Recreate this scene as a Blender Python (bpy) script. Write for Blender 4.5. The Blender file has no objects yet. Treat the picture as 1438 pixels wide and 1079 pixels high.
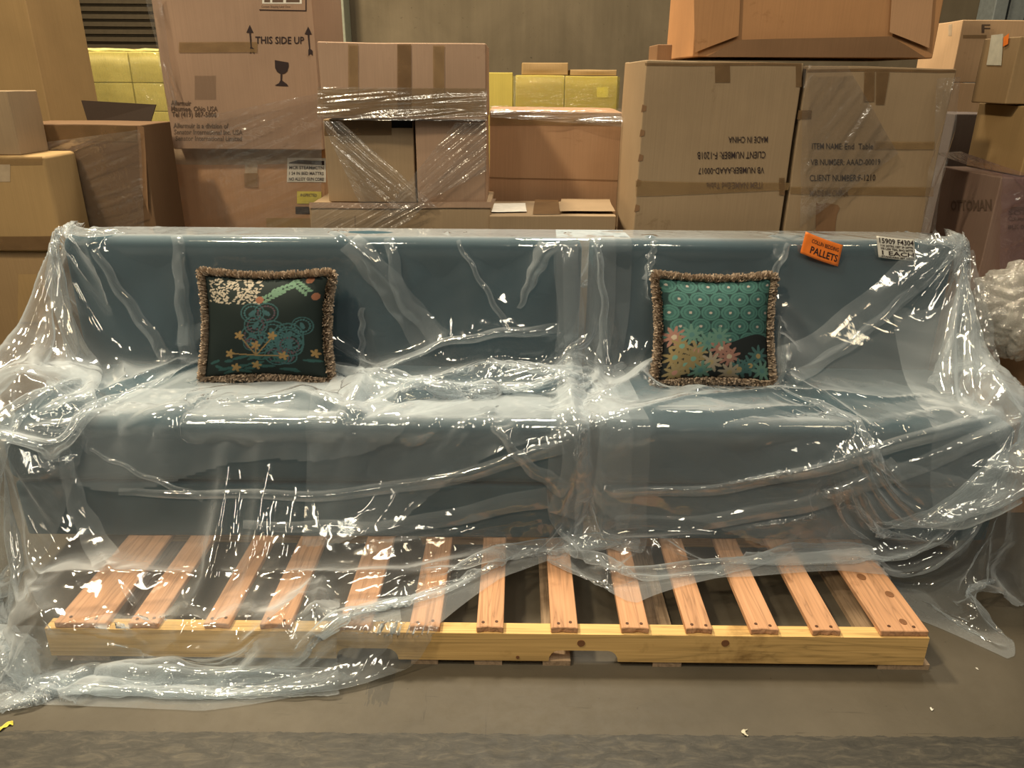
import bpy, bmesh, math, random
import numpy as np
from mathutils import Vector, Matrix, noise
from mathutils.bvhtree import BVHTree
random.seed(7); np.random.seed(7)
S = bpy.context.scene
COL = S.collection

# ------------------------------------------------------------------ camera
F_PX, CX, CY = 1080.0, 719.0, 539.5
CAM_Z, PITCH, ROLL = 1.55, math.radians(21.7), math.radians(0.4)
cd = bpy.data.cameras.new('camera'); cam = bpy.data.objects.new('camera', cd); COL.objects.link(cam)
cd.sensor_fit = 'HORIZONTAL'; cd.sensor_width = 36.0; cd.lens = F_PX / 1438.0 * 36.0
cd.clip_start = 0.05; cd.clip_end = 100
FWD = Vector((0, math.cos(PITCH), -math.sin(PITCH))); UP0 = Vector((0, math.sin(PITCH), math.cos(PITCH))); RT0 = Vector((1, 0, 0))
RT = RT0 * math.cos(ROLL) + UP0 * math.sin(ROLL); UPV = UP0 * math.cos(ROLL) - RT0 * math.sin(ROLL)
cam.matrix_world = Matrix(((RT.x, UPV.x, -FWD.x, 0), (RT.y, UPV.y, -FWD.y, 0), (RT.z, UPV.z, -FWD.z, CAM_Z), (0, 0, 0, 1)))
S.camera = cam
def ray(px, py):
    return RT * ((px - CX) / F_PX) + UPV * (-(py - CY) / F_PX) + FWD
CAMP = Vector((0, 0, CAM_Z))
def at_y(px, py, Y):
    d = ray(px, py); return CAMP + d * (Y / d.y)
def at_z(px, py, z):
    d = ray(px, py); return CAMP + d * ((z - CAM_Z) / d.z)

# ------------------------------------------------------------------ world, lamps, exposure
w = bpy.data.worlds.new('world'); S.world = w; w.use_nodes = True
w.node_tree.nodes['Background'].inputs[0].default_value = (1.0, 0.89, 0.68, 1)
w.node_tree.nodes['Background'].inputs[1].default_value = 0.065
def lamp(name, loc, target, sx, sy, power, color):
    l = bpy.data.lights.new(name, 'AREA'); l.shape = 'RECTANGLE'; l.size = sx; l.size_y = sy
    l.energy = power; l.color = color
    o = bpy.data.objects.new(name, l); COL.objects.link(o); o.location = loc
    o.rotation_euler = (Vector(target) - Vector(loc)).to_track_quat('-Z', 'Y').to_euler()
    return o
WARM = (1.0, 0.83, 0.56); NEUT = (1.0, 0.91, 0.73)
lamp('ceiling_or_fill_lamp', (-2.7, 0.3, 5.4), (-0.2, 3.0, 0.9), 0.36, 0.36, 300, WARM)
lamp('ceiling_or_fill_lamp', (0.4, 4.7, 5.5), (0.1, 2.3, 0.3), 0.4, 1.4, 250, NEUT)
lamp('ceiling_or_fill_lamp', (3.2, 0.2, 5.6), (0.8, 2.6, 0.6), 0.4, 0.8, 36, WARM)
lamp('ceiling_or_fill_lamp', (0.3, -2.4, 5.0), (0.1, 2.6, 0.6), 0.35, 1.6, 80, NEUT)
lamp('ceiling_or_fill_lamp', (-1.4, -1.0, 5.2), (-0.6, 2.6, 0.6), 0.3, 1.2, 55, NEUT)
lamp('ceiling_or_fill_lamp', (1.6, -1.0, 5.2), (0.8, 2.6, 0.6), 0.3, 1.2, 55, NEUT)
lamp('ceiling_or_fill_lamp', (-2.4, 4.2, 5.8), (-2.4, 5.4, 1), 0.5, 0.8, 700, WARM)  # added fill lamp, placed to brighten the yellow-wrapped stack
lamp('ceiling_or_fill_lamp', (2.6, 5.6, 6.2), (2.6, 6.0, 0), 0.5, 0.8, 80, WARM)
S.view_settings.view_transform = 'Standard'; S.view_settings.look = 'None'
S.view_settings.gamma = 1.0; S.view_settings.use_curve_mapping = False
S.view_settings.exposure = -0.62
S.cycles.transparent_max_bounces = 24
S.cycles.max_bounces = 6; S.cycles.diffuse_bounces = 3; S.cycles.glossy_bounces = 3

# ------------------------------------------------------------------ helpers
def link(name, mesh, mat=None, parent=None, smooth=False):
    o = bpy.data.objects.new(name, mesh); COL.objects.link(o)
    if mat is not None:
        mesh.materials.clear(); mesh.materials.append(mat)
    if parent is not None: o.parent = parent
    if smooth:
        mesh.polygons.foreach_set('use_smooth', [True] * len(mesh.polygons))
    return o
def tag(o, label, cat, group=None, kind=None):
    if label: o['label'] = label
    if cat: o['category'] = cat
    if group: o['group'] = group
    if kind: o['kind'] = kind
    return o
def empty(name, loc=(0, 0, 0), rot=(0, 0, 0)):
    o = bpy.data.objects.new(name, None); COL.objects.link(o); o.location = loc; o.rotation_euler = rot
    o.empty_display_size = 0.05
    return o
def mesh_from(name, verts, faces):
    m = bpy.data.meshes.new(name); m.from_pydata([tuple(v) for v in verts], [], faces); m.update(); return m
def grid_faces(nv, nu, close_u=False):
    j, i = np.meshgrid(np.arange(nv - 1), np.arange(nu - 1), indexing='ij')
    a = (j * nu + i).ravel()
    return np.stack([a, a + 1, a + nu + 1, a + nu], 1)
def np_mesh(name, V, Fq):
    V = np.asarray(V, np.float32).reshape(-1, 3); Fq = np.asarray(Fq, np.int32)
    m = bpy.data.meshes.new(name); m.vertices.add(len(V)); m.vertices.foreach_set('co', V.ravel())
    k = Fq.shape[1]; m.loops.add(Fq.size); m.loops.foreach_set('vertex_index', Fq.ravel())
    m.polygons.add(len(Fq)); m.polygons.foreach_set('loop_start', np.arange(len(Fq), dtype=np.int32) * k)
    try: m.polygons.foreach_set('loop_total', np.full(len(Fq), k, np.int32))
    except Exception: pass
    m.update(calc_edges=True); m.validate(); return m
def box_bm(bm, x0, x1, y0, y1, z0, z1):
    vs = [bm.verts.new(p) for p in ((x0,y0,z0),(x1,y0,z0),(x1,y1,z0),(x0,y1,z0),(x0,y0,z1),(x1,y0,z1),(x1,y1,z1),(x0,y1,z1))]
    for f in ((3,2,1,0),(4,5,6,7),(0,1,5,4),(1,2,6,5),(2,3,7,6),(3,0,4,7)):
        bm.faces.new([vs[k] for k in f])
def bm_mesh(name, bm):
    m = bpy.data.meshes.new(name); bmesh.ops.recalc_face_normals(bm, faces=bm.faces); bm.to_mesh(m); bm.free(); return m
def box_obj(name, b, mat, parent=None, bevel=0.004, seg=2, cuts=0, warp=None):
    bm = bmesh.new(); box_bm(bm, *b)
    if cuts: bmesh.ops.subdivide_edges(bm, edges=bm.edges[:], cuts=cuts, use_grid_fill=True)
    if warp:
        for v in bm.verts: v.co = warp(v.co)
    o = link(name, bm_mesh(name, bm), mat, parent, smooth=True)
    md = o.modifiers.new('bevel', 'BEVEL'); md.width = bevel; md.segments = seg; md.limit_method = 'ANGLE'
    md.angle_limit = math.radians(50); md.harden_normals = True
    return o

# ------------------------------------------------------------------ materials
def new_mat(name):
    m = bpy.data.materials.new(name); m.use_nodes = True; nt = m.node_tree; nt.nodes.clear()
    out = nt.nodes.new('ShaderNodeOutputMaterial'); return m, nt, out
def nd(nt, typ, **kw):
    n = nt.nodes.new(typ)
    for k, v in kw.items():
        if k in n.inputs: n.inputs[k].default_value = v
        else: setattr(n, k, v)
    return n
def setin(n, k, v): n.inputs[k].default_value = v
def principled(nt, out, rough=0.7, spec=0.3):
    p = nt.nodes.new('ShaderNodeBsdfPrincipled'); setin(p, 'Roughness', rough); setin(p, 'Specular IOR Level', spec)
    nt.links.new(p.outputs[0], out.inputs[0]); return p
def ramp(nt, fac, stops):
    r = nt.nodes.new('ShaderNodeValToRGB'); nt.links.new(fac, r.inputs[0])
    e = r.color_ramp.elements
    e[0].position, e[0].color = stops[0][0], (*stops[0][1], 1); e[1].position, e[1].color = stops[-1][0], (*stops[-1][1], 1)
    for p, c in stops[1:-1]:
        x = e.new(p); x.color = (*c, 1)
    return r.outputs[0]
def coord(nt, kind='Object', scale=(1, 1, 1), rand=0.0, rot=(0, 0, 0)):
    tc = nt.nodes.new('ShaderNodeTexCoord'); mp = nt.nodes.new('ShaderNodeMapping'); setin(mp, 'Scale', scale); setin(mp, 'Rotation', rot)
    nt.links.new(tc.outputs[kind], mp.inputs[0])
    if rand:
        oi = nt.nodes.new('ShaderNodeObjectInfo'); mm = nt.nodes.new('ShaderNodeMath'); mm.operation = 'MULTIPLY'; mm.inputs[1].default_value = rand
        nt.links.new(oi.outputs['Random'], mm.inputs[0])
        cb = nt.nodes.new('ShaderNodeCombineXYZ')
        for k in range(3): nt.links.new(mm.outputs[0], cb.inputs[k])
        nt.links.new(cb.outputs[0], mp.inputs['Location'])
    return mp.outputs[0]
def tex_noise(nt, vec, scale, detail=4, rough=0.55, dist=0.0):
    n = nt.nodes.new('ShaderNodeTexNoise'); nt.links.new(vec, n.inputs['Vector'])
    setin(n, 'Scale', scale); setin(n, 'Detail', detail); setin(n, 'Roughness', rough); setin(n, 'Distortion', dist); return n.outputs['Fac']
def bump(nt, h, strength, dist, normal=None):
    b = nt.nodes.new('ShaderNodeBump'); setin(b, 'Strength', strength); setin(b, 'Distance', dist); nt.links.new(h, b.inputs['Height'])
    if normal is not None: nt.links.new(normal, b.inputs['Normal'])
    return b.outputs[0]
def mulc(c, k): return tuple(min(1.0, x * k) for x in c)

def mat_card(name, c, rough=0.72):
    m, nt, out = new_mat(name); p = principled(nt, out, rough, 0.25)
    v = coord(nt, 'Object', rand=7.0)
    n1 = tex_noise(nt, v, 2.2, 5, 0.6)
    col = ramp(nt, n1, [(0.25, mulc(c, 0.86)), (0.5, c), (0.78, mulc(c, 1.1))])
    v2 = coord(nt, 'Object', (60, 60, 1.2), rand=3.0); n2 = tex_noise(nt, v2, 3.0, 2)
    mx = nd(nt, 'ShaderNodeMix', data_type='RGBA', blend_type='MULTIPLY'); mx.inputs[0].default_value = 0.35
    nt.links.new(col, mx.inputs[6]); nt.links.new(ramp(nt, n2, [(0.3, (0.75, 0.75, 0.75)), (0.7, (1, 1, 1))]), mx.inputs[7])
    v3 = coord(nt, 'Object', (1, 1, 1), rand=11.0); n3 = tex_noise(nt, v3, 7.0, 8, 0.7, 0.6)
    mx2 = nd(nt, 'ShaderNodeMix', data_type='RGBA', blend_type='MULTIPLY'); mx2.inputs[0].default_value = 1.0
    nt.links.new(mx.outputs[2], mx2.inputs[6]); nt.links.new(ramp(nt, n3, [(0.26, (0.72, 0.68, 0.62)), (0.36, (1, 1, 1))]), mx2.inputs[7])
    nt.links.new(mx2.outputs[2], p.inputs['Base Color'])
    nt.links.new(bump(nt, n2, 0.12, 0.002), p.inputs['Normal'])
    return m
def mat_flat(name, c, rough=0.6, spec=0.3):
    m, nt, out = new_mat(name); p = principled(nt, out, rough, spec)
    v = coord(nt, 'Object'); n = tex_noise(nt, v, 30, 3)
    nt.links.new(ramp(nt, n, [(0.3, mulc(c, 0.88)), (0.7, mulc(c, 1.08))]), p.inputs['Base Color']); return m
def mat_tape(name, c, alpha=0.5):
    m, nt, out = new_mat(name); p = principled(nt, out, 0.22, 0.5)
    v = coord(nt, 'Object', (1, 1, 1)); n = tex_noise(nt, v, 18, 4)
    nt.links.new(ramp(nt, n, [(0.3, mulc(c, 0.8)), (0.7, mulc(c, 1.1))]), p.inputs['Base Color'])
    nt.links.new(bump(nt, n, 0.3, 0.004), p.inputs['Normal']); setin(p, 'Alpha', alpha); return m
def mat_wood(name, c, axis='Y', dark=0.55):
    m, nt, out = new_mat(name); p = principled(nt, out, 0.65, 0.25)
    sc = {'Y': (9, 0.55, 9), 'X': (0.55, 9, 9)}[axis]
    v = coord(nt, 'Object', sc, rand=13.0)
    n = tex_noise(nt, v, 2.2, 3, 0.5, 1.2)
    wv = nt.nodes.new('ShaderNodeMath'); wv.operation = 'MULTIPLY'; wv.inputs[1].default_value = 9.0; nt.links.new(n, wv.inputs[0])
    fr = nt.nodes.new('ShaderNodeMath'); fr.operation = 'PINGPONG'; fr.inputs[1].default_value = 1.0; nt.links.new(wv.outputs[0], fr.inputs[0])
    col = ramp(nt, fr.outputs[0], [(0.0, mulc(c, 1.08)), (0.6, c), (0.92, mulc(c, 0.82)), (1.0, mulc(c, dark + 0.12))])
    v2 = coord(nt, 'Object', {'Y': (160, 3, 160), 'X': (3, 160, 160)}[axis], rand=5.0); n2 = tex_noise(nt, v2, 1.0, 3)
    mx = nd(nt, 'ShaderNodeMix', data_type='RGBA', blend_type='MULTIPLY'); mx.inputs[0].default_value = 0.6
    nt.links.new(col, mx.inputs[6]); nt.links.new(ramp(nt, n2, [(0.3, (0.7, 0.66, 0.6)), (0.65, (1, 1, 1))]), mx.inputs[7])
    v3 = coord(nt, 'Object', (1, 1, 1), rand=17.0); n3 = tex_noise(nt, v3, 5, 5, 0.65)
    mx2 = nd(nt, 'ShaderNodeMix', data_type='RGBA', blend_type='MULTIPLY'); mx2.inputs[0].default_value = 1.0
    nt.links.new(mx.outputs[2], mx2.inputs[6]); nt.links.new(ramp(nt, n3, [(0.28, (0.6, 0.55, 0.5)), (0.42, (1, 1, 1))]), mx2.inputs[7])
    nt.links.new(mx2.outputs[2], p.inputs['Base Color']); nt.links.new(bump(nt, n2, 0.25, 0.002), p.inputs['Normal']); return m
def math_n(nt, op, a, b=None):
    n = nt.nodes.new('ShaderNodeMath'); n.operation = op
    for k, x in enumerate((a, b)):
        if x is None: continue
        if isinstance(x, (int, float)): n.inputs[k].default_value = x
        else: nt.links.new(x, n.inputs[k])
    return n.outputs[0]
def mat_film(name, tint=(0.97, 0.97, 0.96), haze=0.06, white=(0.9, 0.9, 0.88), rough=0.07, b1=0.5, b2=0.3, gain=2.0,
             streak=None, scale=1.0, facet=0.0, hexp=1.0):
    """clear polythene: transparent, a milky scatter that thickens with the slant path through it, two-sided Fresnel gloss"""
    m, nt, out = new_mat(name)
    v = coord(nt, 'Object')
    n1 = tex_noise(nt, v, 9 * scale, 3, 0.5, 0.8)
    nrm = bump(nt, n1, b1, 0.03)
    n2 = nt.nodes.new('ShaderNodeTexVoronoi'); n2.feature = 'DISTANCE_TO_EDGE'; setin(n2, 'Scale', 16 * scale)
    nv = nt.nodes.new('ShaderNodeVectorMath'); nv.operation = 'ADD'; nt.links.new(v, nv.inputs[0])
    nz = nt.nodes.new('ShaderNodeTexNoise'); setin(nz, 'Scale', 6 * scale); nt.links.new(v, nz.inputs['Vector'])
    nt.links.new(nz.outputs['Color'], nv.inputs[1]); nt.links.new(nv.outputs[0], n2.inputs['Vector'])
    cl = math_n(nt, 'MINIMUM', n2.outputs['Distance'], 0.25)
    nrm = bump(nt, cl, b2, 0.02, nrm)
    if streak:
        vs = coord(nt, 'Object', streak[0], rot=streak[1]); n3 = tex_noise(nt, vs, streak[2], 3, 0.6, 0.3)
        nrm = bump(nt, n3, streak[3], 0.02, nrm)
    # flat facets between sharp creases, as crumpled film has, stronger in some places than in others
    if facet:
        geo = nt.nodes.new('ShaderNodeNewGeometry'); lowf = tex_noise(nt, v, 2.3, 2)
        msk = math_n(nt, 'MULTIPLY', math_n(nt, 'SUBTRACT', lowf, 0.34), 3.0); msk = math_n(nt, 'MINIMUM', math_n(nt, 'MAXIMUM', msk, 0.12), 1.0)
        for sc_, st_ in ((7.0, facet), (17.0, facet * 0.8)):
            vo = nt.nodes.new('ShaderNodeTexVoronoi'); setin(vo, 'Scale', sc_ * scale); setin(vo, 'Randomness', 1.0); nt.links.new(nv.outputs[0], vo.inputs['Vector'])
            sb = nt.nodes.new('ShaderNodeVectorMath'); sb.operation = 'SUBTRACT'; nt.links.new(vo.outputs['Color'], sb.inputs[0]); sb.inputs[1].default_value = (0.5, 0.5, 0.5)
            sm = nt.nodes.new('ShaderNodeVectorMath'); sm.operation = 'SCALE'; nt.links.new(sb.outputs[0], sm.inputs[0]); nt.links.new(math_n(nt, 'MULTIPLY', msk, st_), sm.inputs['Scale'])
            ad = nt.nodes.new('ShaderNodeVectorMath'); ad.operation = 'ADD'; nt.links.new(nrm, ad.inputs[0]); nt.links.new(sm.outputs[0], ad.inputs[1])
            no = nt.nodes.new('ShaderNodeVectorMath'); no.operation = 'NORMALIZE'; nt.links.new(ad.outputs[0], no.inputs[0]); nrm = no.outputs[0]
    lw = nt.nodes.new('ShaderNodeLayerWeight'); setin(lw, 'Blend', 0.5); nt.links.new(nrm, lw.inputs['Normal'])
    fac = lw.outputs['Facing']
    cosv = math_n(nt, 'MAXIMUM', math_n(nt, 'SUBTRACT', 1.0, fac), 0.17)
    hz = math_n(nt, 'SUBTRACT', 1.0, math_n(nt, 'POWER', 1.0 - haze, math_n(nt, 'POWER', math_n(nt, 'DIVIDE', 1.0, cosv), hexp)))
    f5 = math_n(nt, 'POWER', fac, 5.0)
    fr = math_n(nt, 'MULTIPLY', math_n(nt, 'ADD', math_n(nt, 'MULTIPLY', f5, 0.96), 0.04), gain)
    fr = math_n(nt, 'MINIMUM', fr, 0.95)
    tr = nd(nt, 'ShaderNodeBsdfTransparent'); setin(tr, 'Color', (*tint, 1))
    df = nd(nt, 'ShaderNodeBsdfDiffuse'); setin(df, 'Color', (*white, 1))
    tl = nd(nt, 'ShaderNodeBsdfTranslucent'); setin(tl, 'Color', (*white, 1))
    gl = nd(nt, 'ShaderNodeBsdfGlossy'); setin(gl, 'Roughness', rough); setin(gl, 'Color', (1, 1, 1, 1)); nt.links.new(nrm, gl.inputs['Normal'])
    a = nd(nt, 'ShaderNodeMixShader'); a.inputs[0].default_value = 0.5; nt.links.new(df.outputs[0], a.inputs[1]); nt.links.new(tl.outputs[0], a.inputs[2])
    b = nd(nt, 'ShaderNodeMixShader'); nt.links.new(hz, b.inputs[0]); nt.links.new(tr.outputs[0], b.inputs[1]); nt.links.new(a.outputs[0], b.inputs[2])
    c = nd(nt, 'ShaderNodeMixShader'); nt.links.new(fr, c.inputs[0]); nt.links.new(b.outputs[0], c.inputs[1]); nt.links.new(gl.outputs[0], c.inputs[2])
    nt.links.new(c.outputs[0], out.inputs[0]); return m

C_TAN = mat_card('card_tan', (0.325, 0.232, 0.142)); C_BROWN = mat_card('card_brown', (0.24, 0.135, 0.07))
C_PINK = mat_card('card_pinkish', (0.37, 0.245, 0.17)); C_ORANGE = mat_card('card_orange', (0.50, 0.29, 0.16))
C_OLIVE = mat_card('card_olive', (0.34, 0.225, 0.115)); C_GOLD = mat_card('card_gold', (0.38, 0.25, 0.115))
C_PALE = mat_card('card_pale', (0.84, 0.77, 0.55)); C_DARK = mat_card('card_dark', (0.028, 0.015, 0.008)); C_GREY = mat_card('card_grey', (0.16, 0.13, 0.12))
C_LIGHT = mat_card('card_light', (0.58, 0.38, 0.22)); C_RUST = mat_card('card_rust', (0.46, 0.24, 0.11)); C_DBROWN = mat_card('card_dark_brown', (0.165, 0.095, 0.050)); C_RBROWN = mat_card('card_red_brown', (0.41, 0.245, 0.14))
C_YEL = mat_card('card_yellow', (0.50, 0.40, 0.09)); C_MAUVE = mat_card('card_mauve', (0.24, 0.16, 0.125))
M_TAPE = mat_tape('packing_tape', (0.30, 0.19, 0.09), 0.6); M_TAPE_D = mat_tape('packing_tape_dark', (0.20, 0.12, 0.06), 0.75)
M_TAPE_L = mat_tape('packing_tape_light', (0.62, 0.50, 0.36), 0.6)
M_INK = mat_flat('ink', (0.035, 0.022, 0.022), 0.8); M_INK_SOFT = mat_flat('ink_soft', (0.13, 0.085, 0.06), 0.8)
M_WHITE = mat_flat('paper_white', (0.74, 0.71, 0.64), 0.5); M_CREAM = mat_flat('paper_cream', (0.62, 0.58, 0.46), 0.5)
M_YLAB = mat_flat('paper_yellow', (0.72, 0.62, 0.10), 0.5); M_ORLAB = mat_flat('paper_orange', (0.95, 0.23, 0.035), 0.45)
M_HOLLOW_SHADE = mat_flat('painted_hollow_shade', (0.006, 0.005, 0.004), 0.9)
M_WOOD = mat_wood('pallet_pine_pink', (0.60, 0.33, 0.185), 'Y'); M_WOODX = mat_wood('pallet_pine_yellow', (0.76, 0.50, 0.20), 'X')
M_WOODG = mat_wood('pallet_pine_grey', (0.42, 0.30, 0.20), 'Y'); M_WOODK = mat_wood('pallet_pine_shade', (0.30, 0.19, 0.11), 'Y')
M_KNOT = mat_flat('knot', (0.22, 0.10, 0.045), 0.7); M_NAIL = mat_flat('nail_head', (0.10, 0.045, 0.025), 0.5)

def mat_fabric():
    m, nt, out = new_mat('teal_velvet'); p = principled(nt, out, 0.8, 0.2)
    v = coord(nt, 'Object'); n = tex_noise(nt, v, 3.0, 5, 0.6, 0.5)
    nt.links.new(ramp(nt, n, [(0.3, (0.018, 0.050, 0.070)), (0.7, (0.028, 0.070, 0.098))]), p.inputs['Base Color'])
    n2 = tex_noise(nt, v, 900, 2); nt.links.new(bump(nt, n2, 0.2, 0.001), p.inputs['Normal'])
    setin(p, 'Sheen Weight', 0.25); setin(p, 'Sheen Roughness', 0.5); setin(p, 'Sheen Tint', (0.4, 0.65, 0.8, 1)); return m
M_VELVET = mat_fabric()
def mat_floor():
    m, nt, out = new_mat('sealed_concrete_floor'); p = principled(nt, out, 0.5, 0.35)
    v = coord(nt, 'Object'); n = tex_noise(nt, v, 1.6, 7, 0.62, 0.4)
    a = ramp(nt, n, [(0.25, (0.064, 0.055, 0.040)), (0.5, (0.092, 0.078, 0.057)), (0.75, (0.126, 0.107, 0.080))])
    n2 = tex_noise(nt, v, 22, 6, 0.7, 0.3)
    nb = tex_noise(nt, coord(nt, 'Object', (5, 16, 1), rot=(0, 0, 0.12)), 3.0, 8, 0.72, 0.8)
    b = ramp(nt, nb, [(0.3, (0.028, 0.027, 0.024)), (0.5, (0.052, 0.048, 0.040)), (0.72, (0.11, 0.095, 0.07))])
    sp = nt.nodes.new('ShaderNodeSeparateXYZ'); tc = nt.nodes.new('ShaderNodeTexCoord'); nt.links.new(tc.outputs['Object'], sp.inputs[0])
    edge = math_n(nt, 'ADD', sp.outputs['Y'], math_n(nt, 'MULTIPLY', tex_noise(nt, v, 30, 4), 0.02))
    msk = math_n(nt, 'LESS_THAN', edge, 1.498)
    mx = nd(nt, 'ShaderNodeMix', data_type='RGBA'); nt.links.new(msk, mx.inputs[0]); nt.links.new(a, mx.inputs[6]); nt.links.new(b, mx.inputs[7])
    # scuffs: thin dark scratches and speckle
    v3 = coord(nt, 'Object', (2.0, 30, 1), rot=(0, 0, 0.7)); n3 = tex_noise(nt, v3, 2.0, 5, 0.6, 1.0)
    v4 = coord(nt, 'Object', (30, 1.6, 1), rot=(0, 0, 0.25)); n4 = tex_noise(nt, v4, 1.6, 4, 0.6, 1.0)
    n5 = tex_noise(nt, v, 60, 3, 0.6)
    cur = mx.outputs[2]
    for nn, st in ((n3, [(0.26, (0.55, 0.55, 0.55)), (0.33, (1, 1, 1))]), (n4, [(0.25, (0.6, 0.6, 0.6)), (0.32, (1, 1, 1))]), (n5, [(0.24, (0.5, 0.48, 0.45)), (0.3, (1, 1, 1))])):
        k = nd(nt, 'ShaderNodeMix', data_type='RGBA', blend_type='MULTIPLY'); k.inputs[0].default_value = 1.0
        nt.links.new(cur, k.inputs[6]); nt.links.new(ramp(nt, nn, st), k.inputs[7]); cur = k.outputs[2]
    # the dark worn patch running towards the camera in front of the pallet
    sx = math_n(nt, 'SUBTRACT', 1.0, math_n(nt, 'DIVIDE', math_n(nt, 'ABSOLUTE', math_n(nt, 'ADD', sp.outputs['X'], 0.355)), 0.045))
    sy = math_n(nt, 'SUBTRACT', 1.0, math_n(nt, 'DIVIDE', math_n(nt, 'ABSOLUTE', math_n(nt, 'SUBTRACT', sp.outputs['Y'], 1.66)), 0.10))
    nn = tex_noise(nt, coord(nt, 'Object', (60, 12, 1)), 2.0, 4)
    st = math_n(nt, 'GREATER_THAN', math_n(nt, 'MULTIPLY', math_n(nt, 'MAXIMUM', math_n(nt, 'MINIMUM', sx, sy), 0.0), math_n(nt, 'SUBTRACT', math_n(nt, 'MULTIPLY', nn, 2.4), 0.75)), 0.12)
    k = nd(nt, 'ShaderNodeMix', data_type='RGBA'); nt.links.new(math_n(nt, 'MULTIPLY', st, 0.6), k.inputs[0]); nt.links.new(cur, k.inputs[6]); k.inputs[7].default_value = (0.05, 0.047, 0.04, 1)
    nt.links.new(k.outputs[2], p.inputs['Base Color'])
    nt.links.new(ramp(nt, n2, [(0.3, (0.42, 0.42, 0.42)), (0.7, (0.62, 0.62, 0.62))]), p.inputs['Roughness'])
    nt.links.new(bump(nt, n2, 0.12, 0.004), p.inputs['Normal']); return m
def mat_wall():
    m, nt, out = new_mat('bare_concrete_wall'); p = principled(nt, out, 0.85, 0.2)
    v = coord(nt, 'Object'); n = tex_noise(nt, v, 1.2, 7, 0.6, 0.5)
    v2 = coord(nt, 'Object', (7, 7, 0.5)); n2 = tex_noise(nt, v2, 1.4, 5, 0.6)
    a = ramp(nt, n, [(0.3, (0.105, 0.083, 0.054)), (0.7, (0.155, 0.124, 0.083))])
    k = nd(nt, 'ShaderNodeMix', data_type='RGBA', blend_type='MULTIPLY'); k.inputs[0].default_value = 0.45
    nt.links.new(a, k.inputs[6]); nt.links.new(ramp(nt, n2, [(0.3, (0.7, 0.7, 0.7)), (0.65, (1.1, 1.1, 1.1))]), k.inputs[7])
    n3 = tex_noise(nt, v, 26, 3); k2 = nd(nt, 'ShaderNodeMix', data_type='RGBA', blend_type='MULTIPLY'); k2.inputs[0].default_value = 1.0
    nt.links.new(k.outputs[2], k2.inputs[6]); nt.links.new(ramp(nt, n3, [(0.25, (0.6, 0.6, 0.6)), (0.32, (1, 1, 1))]), k2.inputs[7])
    nt.links.new(k2.outputs[2], p.inputs['Base Color']); nt.links.new(bump(nt, n, 0.2, 0.02), p.inputs['Normal']); return m
M_FLOOR, M_WALL = mat_floor(), mat_wall()
M_DOOR = mat_flat('brown_shutter', (0.055, 0.042, 0.026), 0.5); M_STEEL = mat_flat('grey_green_steel', (0.25, 0.26, 0.20), 0.5); M_STEELB = mat_flat('blue_grey_steel', (0.20, 0.22, 0.22), 0.5)

# ------------------------------------------------------------------ setting
def struct(o): o['kind'] = 'structure'; return o
WALL_Y = 7.2
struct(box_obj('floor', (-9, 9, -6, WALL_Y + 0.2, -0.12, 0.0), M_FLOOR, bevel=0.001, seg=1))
struct(box_obj('wall_back', (-9, 9, WALL_Y, WALL_Y + 0.2, 0.0, 7.0), M_WALL, bevel=0.001, seg=1))
xa = at_y(80, 40, WALL_Y).x; xb = at_y(236, 40, WALL_Y).x
door = struct(empty('door_1', ((xa + xb) / 2, WALL_Y - 0.05, 0)))
bm = bmesh.new(); box_bm(bm, -0.5, 0.5, -0.02, 0.02, -0.027, 0.027)
bmesh.ops.bevel(bm, geom=[e for e in bm.edges if abs(e.verts[0].co.y + 0.02) < 1e-4 and abs(e.verts[1].co.y + 0.02) < 1e-4 and abs(e.verts[0].co.x - e.verts[1].co.x) > 0.5], offset=0.016, segments=2, affect='EDGES')
slat_m = bm_mesh('slat', bm); dw = xb - xa
for k in range(60):
    s = link('slat', slat_m, None, door); s.location = (0, 0, 0.03 + 0.058 * k); s.scale.x = dw
slat_m.materials.append(M_DOOR)
for s_ in (-1, 1):
    box_obj('door_track', (s_ * dw / 2 - 0.05, s_ * dw / 2 + 0.05, -0.08, 0.04, 0, 3.6), M_STEEL, door, 0.006)
x = at_y(55, 40, WALL_Y).x
struct(box_obj('trim_1', (x - 0.10, x + 0.07, WALL_Y - 0.10, WALL_Y, 0, 6.5), M_STEEL, bevel=0.01))
x = at_y(484, 40, WALL_Y).x
struct(box_obj('trim_2', (x - 0.06, x + 0.055, WALL_Y - 0.25, WALL_Y, 0, 6.5), M_STEEL, bevel=0.01))
x = at_y(1392, 10, WALL_Y).x
struct(box_obj('trim_3', (x - 0.11, x + 0.0, WALL_Y - 0.25, WALL_Y, 0, 6.5), M_STEELB, bevel=0.01))
struct(box_obj('trim_4', (x + 0.03, x + 0.17, WALL_Y - 0.22, WALL_Y, 0, 6.5), M_STEELB, bevel=0.01))
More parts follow.
